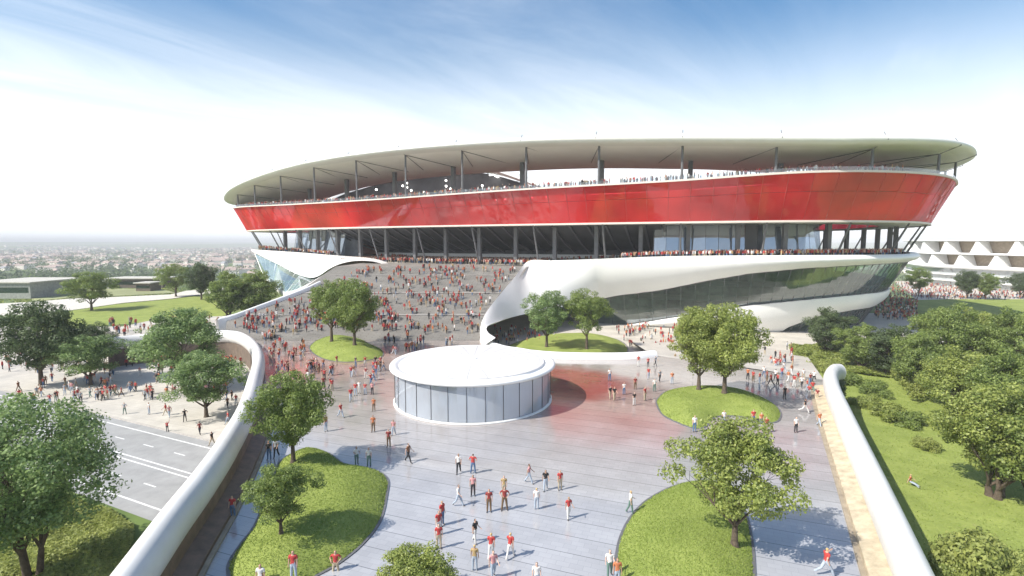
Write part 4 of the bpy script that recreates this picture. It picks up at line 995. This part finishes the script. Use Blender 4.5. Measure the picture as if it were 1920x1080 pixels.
    for f in faces:
        c = orig[list(f)].mean(0); ab = B - A; t = np.clip(((c - A) * ab).sum(1) / (ab ** 2).sum(1), 0, 1); d = np.linalg.norm(c - A - ab * t[:, None], axis=1); l = lab[int(d.argmin())]
        if l == 'head': l = 'hair' if (c[2] > 1.69 or (c[1] > -.0 and c[2] > 1.56)) else 'skin'
        if l == 'shirt' and c[2] < 1.0: l = 'leg'
        cl.append(l)
    idx = {'skin': 0, 'shirt': 1, 'leg': 2, 'shoe': 3, 'hair': 4}
    def mk(name, fs, disp, mi, mats):
        used = sorted({i for f in fs for i in f}); mp = {a: b for b, a in enumerate(used)}
        me = bpy.data.meshes.new(name); me.from_pydata([tuple(co[i] + nr[i] * disp) for i in used], [], [tuple(mp[i] for i in f) for f in fs])
        for m in mats: me.materials.append(m)
        me.polygons.foreach_set('material_index', mi); me.polygons.foreach_set('use_smooth', [True] * len(fs)); me.update(); return me
    one = mk('person', faces, 0, [idx[c] for c in cl], [SKIN[0], ms['red'], mt['blue jeans'], mshoe, mh['brown']])
    body = mk('person', faces, 0, [3 if c == 'shoe' else 0 for c in cl], [SKIN[0], SKIN[0], SKIN[0], mshoe])
    parts = {n: mk(nm, [f for f, c in zip(faces, cl) if c == n], .012, [0] * cl.count(n), [ms['red']]) for n, nm in (('shirt', 'shirt'), ('leg', 'trousers'), ('hair', 'hair'))}
    return one, body, parts
POSES = [
 dict(leg=[(.02, .0), (-.02, .0)], arm=[(.05, .15, .12), (.0, .2, .1)]),
 dict(leg=[(.42, .12), (-.38, .25)], arm=[(-.4, .3, .1), (.45, .4, .1)]),
 dict(leg=[(-.35, .45), (.40, .05)], arm=[(.4, .5, .12), (-.35, .2, .12)]),
 dict(leg=[(.2, .1), (-.22, .3)], arm=[(-.2, .3, .1), (.2, .9, .1)]),
 dict(leg=[(.05, .05), (-.05, .0)], arm=[(-.25, 1.2, .6), (-.25, 1.2, .6)], inw=.9, abd=.12),
 dict(leg=[(.6, .25), (-.5, .7)], arm=[(-.7, 1.1, .2), (.8, 1.3, .2)]),
 dict(leg=[(.1, .05), (-.08, .1)], arm=[(.3, 1.5, .25), (.25, 1.3, .2)], inw=.6),
 dict(leg=[(.0, .0), (.1, .1)], arm=[(2.7, .2, .25), (.1, .3, .15)]),
]
PM = [person_meshes(p) for p in POSES]
SITM = person_meshes(dict(leg=[(1.35, .5), (1.2, .15)], arm=[(-.5, .2, .3), (.5, .6, .3)], abd=.15, sit=1))

NAMES = []
people = []   # (pos, shirt, trousers, hair, pose, rz, zone)
def P(u, v, zone, shirt=None, trou=None, hair=None, pose=None, rz=None, surf=None):
    z0 = {'lowleft': -4}.get(zone, 0)
    if surf == 'ramp': p = GR(u, v)
    elif callable(surf):
        p = G(u, v, z0)
        for _ in range(5): p = G(u, v, surf(p))
    else: p = G(u, v, surf if surf is not None else z0)
    rc = random.choices
    people.append([p, shirt or rc(['red', 'dark red', 'white', 'black', 'tan', 'pink', 'orange', 'grey', 'brown'], [30, 14, 12, 12, 7, 6, 9, 6, 6])[0],
        trou or rc(list(TROU), [22, 18, 16, 20, 9, 8, 5])[0], hair or rc(list(HAIR), [3, 5, 5])[0], pose if pose is not None else rc(range(8), [5, 5, 5, 5, 2, 1, 3, .3])[0], rz if rz is not None else random.uniform(0, 2 * PI), zone])
F0 = [(860, 888, 'white', 'dark trousers', 'blond', 3, 0), (887, 888, 'red', 'blue jeans', 'brown', 4, 3), (887, 930, 'pink', 'dark trousers', 'brown', 0, 0), (860, 949, 'white', 'pale jeans', 'brown', 2, 1.2),
 (945, 930, 'tan', 'beige trousers', 'blond', 0, 0), (917, 960, 'dark red', 'brown trousers', 'brown', 0, 0), (946, 957, 'dark red', 'brown trousers', 'dark', 4, 0), (992, 906, 'pink', 'pale jeans', 'brown', 1, 1.4), (1023, 920, 'black', 'pale jeans', 'dark', 3, 0),
 (1050, 919, 'red', 'beige trousers', 'blond', 0, .3), (1006, 955, 'white', 'pale jeans', 'blond', 0, 3.1), (1066, 973, 'red', 'white trousers', 'blond', 3, .4), (1182, 963, 'white', 'green trousers', 'blond', 3, 1.6),
 (829, 985, 'red', 'blue jeans', 'blond', 0, 1), (823, 1003, 'red', 'white trousers', 'brown', 0, .6), (823, 1029, 'red', 'beige trousers', 'brown', 0, .2), (891, 1018, 'black', 'white trousers', 'dark', 3, 1.0),
 (921, 1047, 'red', 'white trousers', 'blond', 3, 3.0), (957, 1046, 'red', 'white trousers', 'blond', 1, 2.8), (890, 1070, 'tan', 'pale jeans', 'blond', 0, 3), (925, 1086, 'pink', 'pale jeans', 'blond', 3, .4), (1006, 1108, 'white', 'pale jeans', 'brown', 0, 0),
 (1143, 1084, 'white', 'green trousers', 'blond', 3, 0), (1157, 1100, 'orange', 'pale jeans', 'blond', 0, 0), (1302, 810, 'white', 'blue jeans', 'blond', 0, 0),
 (674, 738, 'white', 'white trousers', 'brown', 0, 0), (667, 742, 'red', 'pale jeans', 'blond', 0, 0), (685, 740, 'red', 'pale jeans', 'blond', 0, 0), (658, 753, 'red', 'pale jeans', 'brown', 3, .5), (698, 740, 'pink', 'dark trousers', 'brown', 0, 0),
 (701, 771, 'orange', 'brown trousers', 'brown', 0, 0), (639, 783, 'red', 'pale jeans', 'blond', 2, 1), (611, 809, 'red', 'pale jeans', 'blond', 0, 1), (700, 810, 'orange', 'brown trousers', 'brown', 0, 0), (738, 816, 'pink', 'pale jeans', 'brown', 3, 0), (729, 838, 'dark red', 'brown trousers', 'brown', 0, 0),
 (669, 872, 'white', 'green trousers', 'dark', 6, .6), (692, 874, 'white', 'green trousers', 'brown', 0, 0), (766, 867, 'brown', 'dark trousers', 'brown', 1, 1.3), (551, 1088, 'red', 'pale jeans', 'blond', 0, 0), (630, 1083, 'red', 'beige trousers', 'blond', 4, 0), (490, 1112, 'white', 'pale jeans', 'blond', 0, 0), (437, 970, 'red', 'blue jeans', 'dark', 0, 0), (505, 862, 'black', 'blue jeans', 'dark', 0, 0), (518, 858, 'grey', 'dark trousers', 'dark', 3, 0),
 (1197, 687, 'red', 'white trousers', 'brown', 0, 0), (1143, 714, 'white', 'blue jeans', 'blond', 0, 0), (1215, 689, 'red', 'dark trousers', 'brown', 0, 0), (1229, 687, 'grey', 'dark trousers', 'brown', 1, .7), (1216, 711, 'red', 'pale jeans', 'blond', 3, 0), (1237, 716, 'grey', 'dark trousers', 'dark', 3, .5), (1260, 720, 'orange', 'pale jeans', 'blond', 0, 0),
 (1191, 730, 'dark red', 'brown trousers', 'brown', 0, 0), (1227, 734, 'white', 'green trousers', 'blond', 0, 0), (1209, 751, 'red', 'beige trousers', 'blond', 0, .7), (1144, 748, 'black', 'beige trousers', 'dark', 3, .5), (1152, 751, 'black', 'beige trousers', 'brown', 3, .2), (1170, 740, 'white', 'blue jeans', 'brown', 0, 0), (1189, 760, 'black', 'white trousers', 'dark', 0, .2),
 (1357, 797, 'white', 'pale jeans', 'blond', 0, 0), (1412, 797, 'red', 'blue jeans', 'brown', 0, 0), (1427, 800, 'orange', 'green trousers', 'brown', 0, 0), (1436, 812, 'red', 'beige trousers', 'blond', 0, 0), (1492, 811, 'white', 'dark trousers', 'blond', 0, 0), (1509, 774, 'black', 'white trousers', 'dark', 5, 1.3), (1536, 800, 'orange', 'pale jeans', 'blond', 1, .4), (1471, 749, 'black', 'dark trousers', 'dark', 0, 0),
 (1548, 1080, 'red', 'pale jeans', 'blond', 5, 1.7)]
for a in F0: P(a[0], a[1], 'deck', *a[2:7], surf=(m1 if a[:2] in ((551, 1088), (630, 1083), (490, 1112)) else (m3 if a[0] in (1412, 1427, 1357) else 0)))
for (u, v) in ((1412, 716), (1424, 719), (1438, 716), (1454, 714), (1466, 708), (1478, 716), (1489, 726), (1496, 718), (1503, 727), (1513, 734), (1517, 745), (1523, 738), (1532, 752), (1445, 722), (1402, 712), (1432, 708), (1458, 722), (1470, 700), (1484, 704), (1506, 712), (1526, 716), (1519, 722)):
    P(u, v, 'rightgroup', random.choice(['red', 'red', 'orange', 'white', 'dark red']), surf=0)
for a in [(234, 777, 'grey', 'green trousers'), (280, 777, 'white', 'pale jeans'), (311, 779, 'red', 'beige trousers'), (318, 783, 'pink', 'pale jeans'), (314, 810, 'red', 'dark trousers'), (347, 791, 'black', 'dark trousers'), (375, 815, 'dark red', 'dark trousers'), (398, 836, 'black', 'beige trousers'), (427, 766, 'brown', 'dark trousers'), (435, 752, 'black', 'dark trousers'), (443, 760, 'red', 'pale jeans'), (272, 751, 'grey', 'dark trousers'), (286, 750, 'black', 'dark trousers'), (197, 740, 'red', 'blue jeans'), (255, 735, 'red', 'dark trousers'), (152, 756, 'grey', 'dark trousers'), (147, 748, 'red', 'pale jeans'), (122, 741, 'grey', 'pale jeans'), (86, 722, 'brown', 'brown trousers'), (98, 716, 'red', 'blue jeans'), (428, 795, 'red', 'pale jeans')]:
    P(a[0], a[1], 'lowleft', a[2], a[3])
random.seed(11)
def scat(n, zone, poly, surf=None, avoid=None, cl=None, sizebias=None):
    k = 0; us = [p[0] for p in poly]; vs = [p[1] for p in poly]; cen = []
    while k < n:
        if cen and random.random() < .45: c = random.choice(cen); u, v = c[0] + random.gauss(0, 6), c[1] + random.gauss(0, 3)
        else: u, v = random.uniform(min(us), max(us)), random.uniform(min(vs), max(vs)); cen.append((u, v))
        ins = False
        for i in range(len(poly)):
            (x0, y0), (x1, y1) = poly[i], poly[i - 1]
            if (y0 > v) != (y1 > v) and u < (x1 - x0) * (v - y0) / (y1 - y0) + x0: ins = not ins
        if not ins or (avoid and avoid(u, v)): continue
        P(u, v, zone, surf=surf); k += 1
def avm4(u, v): return 575 < u < 722 and 622 < v < 684
scat(110, 'lowleft', [(0, 700), (60, 690), (440, 680), (440, 752), (300, 748), (0, 765)])
scat(85, 'plaza', [(505, 650), (575, 640), (735, 690), (735, 715), (620, 735), (500, 700)], 0, avm4)
scat(55, 'plaza', [(500, 612), (560, 606), (720, 618), (880, 622), (890, 640), (740, 668), (715, 650), (590, 628), (560, 650), (505, 650)], 'ramp', avm4)
scat(130, 'plaza', [(425, 612), (450, 590), (600, 560), (640, 600), (560, 630), (500, 640), (470, 625)], 'ramp')
scat(520, 'stair', [(600, 545), (690, 505), (970, 505), (900, 600), (895, 628), (640, 620), (560, 590)], 'ramp', lambda u, v: random.random() < (v - 500) / 260)
scat(75, 'uppath', [(200, 604), (400, 600), (430, 612), (300, 626), (205, 632)], .01)
scat(90, 'farleft', [(0, 655), (210, 645), (210, 690), (0, 700)], -3.95)
scat(60, 'lowleft', [(290, 665), (460, 660), (455, 700), (290, 705)], -3.95)
scat(90, 'lower square', [(1150, 620), (1250, 600), (1300, 640), (1235, 660), (1180, 650)], -3.9)
scat(60, 'lower square', [(1255, 662), (1440, 665), (1480, 650), (1500, 690), (1400, 700), (1260, 690)], -1.5)
# sort: the nearest 300 become individuals, the rest the crowd
people.sort(key=lambda a: a[0].y)
near, far = people[:299], people[299:]
zone_txt = {'farleft': 'on far part of pale square', 'deck': 'on the grey deck', 'rightgroup': 'in group beside right parapet end', 'lowleft': 'on the pale square left of the parapet', 'plaza': 'between left parapet and stair',
            'stair': 'on the wide stair', 'uppath': 'on path behind left parapet', 'lower square': 'on lower square behind pavilion'}
grp_txt = {'farleft': 'people on the pale square on the left', 'deck': 'people walking on the deck', 'rightgroup': 'people walking on the deck', 'lowleft': 'people on the pale square on the left', 'plaza': 'people thronging between left parapet and stair', 'stair': 'people on the stair', 'uppath': 'people on the path behind the parapet', 'lower square': 'people on the lower square'}
ORD = ['leftmost', 'second', 'third', 'fourth', 'fifth', 'sixth', 'seventh', 'eighth', 'ninth', 'tenth', 'eleventh', 'twelfth', 'thirteenth', 'fourteenth', 'fifteenth', 'sixteenth', 'seventeenth', 'eighteenth', 'nineteenth', 'twentieth']
def subzone(a):
    p, z = a[0], a[6]; u, v, _ = PJ(p)
    if z == 'deck':
        if u < 800 and v < 850: return 'on deck left of round pavilion'
        if u < 800: return 'beside left front grass island'
        if v < 780: return 'on deck right of round pavilion'
        if u > 1250: return 'by the right grass islands'
        if v > 990: return 'at deck front near bottom edge'
        return 'on open deck before pavilion'
    if z == 'lowleft': return 'on pale square before its trees' if v > 730 else 'on pale square behind parapet curl'
    return zone_txt[z]
keyed = {}
for a in near:
    key = (a[1], a[2], subzone(a)); keyed.setdefault(key, []).append(a)
lab = {}
for (s, t, zt), L in keyed.items():
    L.sort(key=lambda a: PJ(a[0])[0])
    for i, a in enumerate(L):
        
        if len(L) == 1: lab[id(a)] = 'person in %s top and %s %s' % (s, t, zt)
        else: lab[id(a)] = '%s person, %s top, %s, %s' % ('leftmost' if i == 0 else ORD[i] + ' leftmost', s, t, zt)
def setm(o, i, m): o.material_slots[i].link = 'OBJECT'; o.material_slots[i].material = m
for n_, a in enumerate(near):
    p, s, t, h, po, rz, zone = a; one, body, parts = PM[po]; sk = random.choice(SKIN); sc = random.uniform(.94, 1.05) * 1.04
    u, v, D = PJ(p)
    big = D < 78 and p.z > -1
    o = link('person', body if big else one); o.location = p; o.rotation_euler.z = rz; o.scale = (sc, sc, sc); tag(o, lab[id(a)], 'person', grp_txt[zone])
    if big:
        for i in range(3): setm(o, i, sk)
        for nm, pn, mm in (('shirt', 'shirt', ms[s]), ('leg', 'trousers', mt[t]), ('hair', 'hair', mh[h])):
            c = link(pn, parts[nm], o); setm(c, 0, mm)
    else:
        setm(o, 0, sk); setm(o, 1, ms[s]); setm(o, 2, mt[t]); setm(o, 4, mh[h])
# sitting person on the lawn
one, body, parts = SITM; p = G(1706, 910, -3.95); o = link('person', body); o.location = p; o.rotation_euler.z = .9; tag(o, 'person in orange top sitting alone on the right lawn', 'person', None)
for nm, pn, mm in (('shirt', 'shirt', ms['orange']), ('leg', 'trousers', mt['pale jeans']), ('hair', 'hair', mh['blond'])):
    c = link(pn, parts[nm], o); setm(c, 0, mm)
# low detail crowd
CM = [ms['red'], ms['dark red'], ms['white'], ms['black'], ms['tan'], ms['orange'], ms['grey'], mt['blue jeans'], mt['dark trousers'], mt['beige trousers'], SKIN[0], mh['brown']]
def unit_person():
    mb = MB()
    def oct(rows, mi, n=6):
        mb.grid([[Vector((cx + rx * math.cos(2 * PI * k / n), cy + ry * math.sin(2 * PI * k / n), z)) for k in range(n)] for cx, cy, rx, ry, z in rows], True, mi); b = len(mb.v) - n; mb.f.append(tuple(range(b, b + n))); mb.m.append(mi)
    oct([(-.1, -.1, .05, .05, 0), (-.09, -.02, .07, .07, .5), (-.07, 0, .1, .1, .9)], 1); oct([(.1, .12, .05, .05, 0), (.09, .04, .07, .07, .5), (.07, 0, .1, .1, .9)], 1)
    oct([(0, 0, .15, .11, .85), (0, 0, .14, .1, 1.1), (0, 0, .21, .12, 1.38), (0, 0, .08, .07, 1.5)], 0)
    oct([(-.25, .04, .04, .04, .8), (-.24, 0, .05, .05, 1.15), (-.2, 0, .06, .06, 1.42)], 0, 4); oct([(.25, -.06, .04, .04, .8), (.24, 0, .05, .05, 1.15), (.2, 0, .06, .06, 1.42)], 0, 4)
    oct([(0, -.01, .05, .05, 1.48), (0, -.02, .085, .095, 1.6), (0, -.01, .05, .05, 1.74)], 2)
    return np.array(mb.v), mb.f, mb.m
UV, UF, UM = unit_person()
def crowd(name, pts, label, sc=1.0):
    n = len(pts); vs = []; fs = []; mi = []
    for k, p in enumerate(pts):
        a = random.uniform(0, 2 * PI); c, s = math.cos(a), math.sin(a); q = sc * random.uniform(.92, 1.06)
        if isinstance(p, tuple): p, shi = p
        else: shi = random.choices([0, 1, 2, 3, 4, 5, 6, 10], [24, 16, 14, 14, 8, 8, 8, 8])[0]
        tr = random.choice([7, 8, 8, 9]); v = UV * q; v2 = np.stack([v[:, 0] * c - v[:, 1] * s + p[0], v[:, 0] * s + v[:, 1] * c + p[1], v[:, 2] + p[2]], -1)
        b = len(UV) * k; vs.append(v2); fs += [tuple(i + b for i in f) for f in UF]; mp = {0: shi, 1: tr, 2: random.choice([10, 10, 11])}; mi += [mp[m] for m in UM]
    me = bpy.data.meshes.new(name); me.from_pydata(np.concatenate(vs).tolist(), [], fs)
    for m in CM: me.materials.append(m)
    me.polygons.foreach_set('material_index', mi); tag(link(name, me), label, 'crowd', kind='stuff')
ks = list(SHIRT); cmap = {'red': 0, 'dark red': 1, 'white': 2, 'black': 3, 'tan': 4, 'orange': 5, 'grey': 6, 'pink': 5, 'brown': 1}
crowd('crowd', [(a[0], cmap[a[1]]) for a in far], 'rest of the small figures on stair and squares', 1.05)
def rim(n, t0, t1, o0, o1, zf, rows=None):
    out = []
    for _ in range(n):
        s = random.uniform(SLEN[int(NS * t0)], SLEN[min(SN, int(NS * t1))]); p, nn, zr, zt = arc(s); o = random.uniform(o0, o1); q = p + nn * o; z_ = zf(zt)
        if z_ > 35: WARP[0] = True; z_ += rimd(s, z_); WARP[0] = False
        out.append(Vector((q.x, q.y, z_)))
    return out
T = rim(900, 4.7, 7.6, -7.5, -4.0, lambda z: z + .7) + rim(260, 0, 2.2, -7.5, -4, lambda z: z + .7)
crowd('crowd', T, 'dense crowd lining the terrace above the white ribbon', 1.1)
crowd('crowd', rim(900, 2.3, 4.1, -24, -3, lambda z: 14.0) + rim(300, 2.4, 4.9, -28, -20, lambda z: max(z, 14.0)), 'thick crowd at the top of the stair under the columns', 1.1)
crowd('crowd', rim(800, 0.1, 7.6, -2.5, -.5, lambda z: ZB + .15), 'people standing behind the red glass', 1.1)
crowd('crowd', rim(620, 0.1, 6.9, -1, 4.2, lambda z: ZTOP - .25), 'people on the upper promenade above the red glass', 1.1)
pts = []
while len(pts) < 1300:
    u, v = random.uniform(1560, 1990), random.uniform(532, 640)
    if v < 600 - (u - 1650) * .0 and (u > 1640) and (v < 562 or u < 1720): pts.append(G(u, v, -3.96))
crowd('crowd', pts, 'dense crowd filling the square between stadium and coffered building', 1.0)
pts = [G(random.uniform(0, 440), random.uniform(598, 606), -2) for _ in range(0)] + [Vector((random.uniform(-5, 12), random.uniform(122, 145), -3.95)) for _ in range(60)]
crowd('crowd', pts, 'people in the dark hollow under the ribbon', 1.0)

# ------------------------------------------------------------------ light, sky, haze
sd_ = Vector((-.90, -.45, .98)).normalized(); el = math.asin(sd_.z); az = math.atan2(sd_.x, sd_.y)
sun = bpy.data.lights.new('sun', 'SUN'); sun.energy = 3.9; sun.angle = R(.5); sun.color = (1, .95, .86); so = bpy.data.objects.new('sun', sun); COL.objects.link(so)
so.rotation_euler = (-sd_).to_track_quat('-Z', 'Y').to_euler(); so.location = (0, 0, 200)
w = bpy.data.worlds.new('World'); scene.world = w; w.use_nodes = True; t = w.node_tree; t.nodes.clear(); L = t.links
out = N(t, 'ShaderNodeOutputWorld'); bg = N(t, 'ShaderNodeBackground'); bg.inputs[1].default_value = .135; L.new(bg.outputs[0], out.inputs[0])
sky = N(t, 'ShaderNodeTexSky', sky_type='NISHITA', sun_disc=False); sky.sun_elevation = el; sky.sun_rotation = az; sky.air_density = 1.3; sky.dust_density = 1.5; sky.ozone_density = 2.5
tc = N(t, 'ShaderNodeTexCoord'); mp = N(t, 'ShaderNodeMapping'); L.new(tc.outputs['Generated'], mp.inputs[0])
sx = N(t, 'ShaderNodeSeparateXYZ'); L.new(tc.outputs['Generated'], sx.inputs[0])
# clouds live on a flat layer: direction / height
ad = N(t, 'ShaderNodeMath', operation='ADD', i_1=.12); L.new(sx.outputs[2], ad.inputs[0]); mxz = N(t, 'ShaderNodeMath', operation='MAXIMUM', i_1=.05); L.new(ad.outputs[0], mxz.inputs[0])
dx = N(t, 'ShaderNodeMath', operation='DIVIDE'); L.new(sx.outputs[0], dx.inputs[0]); L.new(mxz.outputs[0], dx.inputs[1])
dy = N(t, 'ShaderNodeMath', operation='DIVIDE'); L.new(sx.outputs[1], dy.inputs[0]); L.new(mxz.outputs[0], dy.inputs[1])
cx = N(t, 'ShaderNodeCombineXYZ'); L.new(dx.outputs[0], cx.inputs[0]); L.new(dy.outputs[0], cx.inputs[1])
m0_ = N(t, 'ShaderNodeMapping'); m0_.inputs['Rotation'].default_value = (0, 0, R(47)); L.new(cx.outputs[0], m0_.inputs[0])
m1_ = N(t, 'ShaderNodeMapping'); m1_.inputs['Scale'].default_value = (2.0, .6, 1); m1_.inputs['Location'].default_value = (3.1, .6, 0); L.new(m0_.outputs[0], m1_.inputs[0])
n1 = N(t, 'ShaderNodeTexNoise', i_Scale=.75, i_Detail=9.0, i_Roughness=.62, i_Distortion=.6); L.new(m1_.outputs[0], n1.inputs[0])
m2_ = N(t, 'ShaderNodeMapping'); m2_.inputs['Location'].default_value = (1.7, 4.2, 0); L.new(cx.outputs[0], m2_.inputs[0])
n2 = N(t, 'ShaderNodeTexNoise', i_Scale=.30, i_Detail=2.0); L.new(m2_.outputs[0], n2.inputs[0])
r1 = N(t, 'ShaderNodeMapRange', i_1=.52, i_2=.84, i_4=.6); L.new(n1.outputs['Fac'], r1.inputs[0]); r2 = N(t, 'ShaderNodeMapRange', i_1=.40, i_2=.62); L.new(n2.outputs['Fac'], r2.inputs[0])
mm = N(t, 'ShaderNodeMath', operation='MULTIPLY'); L.new(r1.outputs[0], mm.inputs[0]); L.new(r2.outputs[0], mm.inputs[1])
hz = N(t, 'ShaderNodeMapRange', i_1=.03, i_2=.41, i_3=.97, i_4=.0, interpolation_type='SMOOTHSTEP'); L.new(sx.outputs[2], hz.inputs[0])
mxm = N(t, 'ShaderNodeMath', operation='ADD', use_clamp=True); L.new(mm.outputs[0], mxm.inputs[0]); L.new(hz.outputs[0], mxm.inputs[1])
ve = N(t, 'ShaderNodeMapRange', i_1=.85, i_2=.0, i_3=.0, i_4=.22, interpolation_type='SMOOTHSTEP'); va = N(t, 'ShaderNodeMath', operation='ADD', i_1=.02); L.new(sx.outputs[0], va.inputs[0])
vb = N(t, 'ShaderNodeMath', operation='ABSOLUTE'); L.new(va.outputs[0], vb.inputs[0]); L.new(vb.outputs[0], ve.inputs[0])
vn = N(t, 'ShaderNodeMapRange', i_1=.3, i_2=.6); L.new(n1.outputs['Fac'], vn.inputs[0]); vm = N(t, 'ShaderNodeMath', operation='MULTIPLY'); L.new(ve.outputs[0], vm.inputs[0]); L.new(vn.outputs[0], vm.inputs[1])
m9 = N(t, 'ShaderNodeMath', operation='ADD', use_clamp=True); L.new(mxm.outputs[0], m9.inputs[0]); L.new(vm.outputs[0], m9.inputs[1]); mxm = m9
mix = N(t, 'ShaderNodeMix', data_type='RGBA'); mix.inputs[7].default_value = (6.2, 6.4, 6.6, 1); L.new(mxm.outputs[0], mix.inputs[0]); hs = N(t, 'ShaderNodeHueSaturation', i_Saturation=1.4, i_Value=.66); L.new(sky.outputs[0], hs.inputs['Color']); L.new(hs.outputs[0], mix.inputs[6]); L.new(mix.outputs[2], bg.inputs[0])
HAZE = True
if HAZE:
    m, t, o = nt('haze_air'); pv = N(t, 'ShaderNodeVolumePrincipled', i_Density=.00024); pv.inputs['Color'].default_value = (.98, .99, 1, 1); pv.inputs['Anisotropy'].default_value = -.15
    t.links.new(pv.outputs[0], o.inputs['Volume'])
    mb = MB(); mb.box((0, 6000, 15), (33000, 19000, 150)); tag(mb.build('haze', m), kind='stuff')
vs = scene.view_settings; vs.view_transform = 'Standard'; vs.look = 'None'; vs.gamma = 1; vs.exposure = .78
scene.cycles.max_bounces = 8; scene.cycles.transparent_max_bounces = 24; scene.cycles.volume_bounces = 0
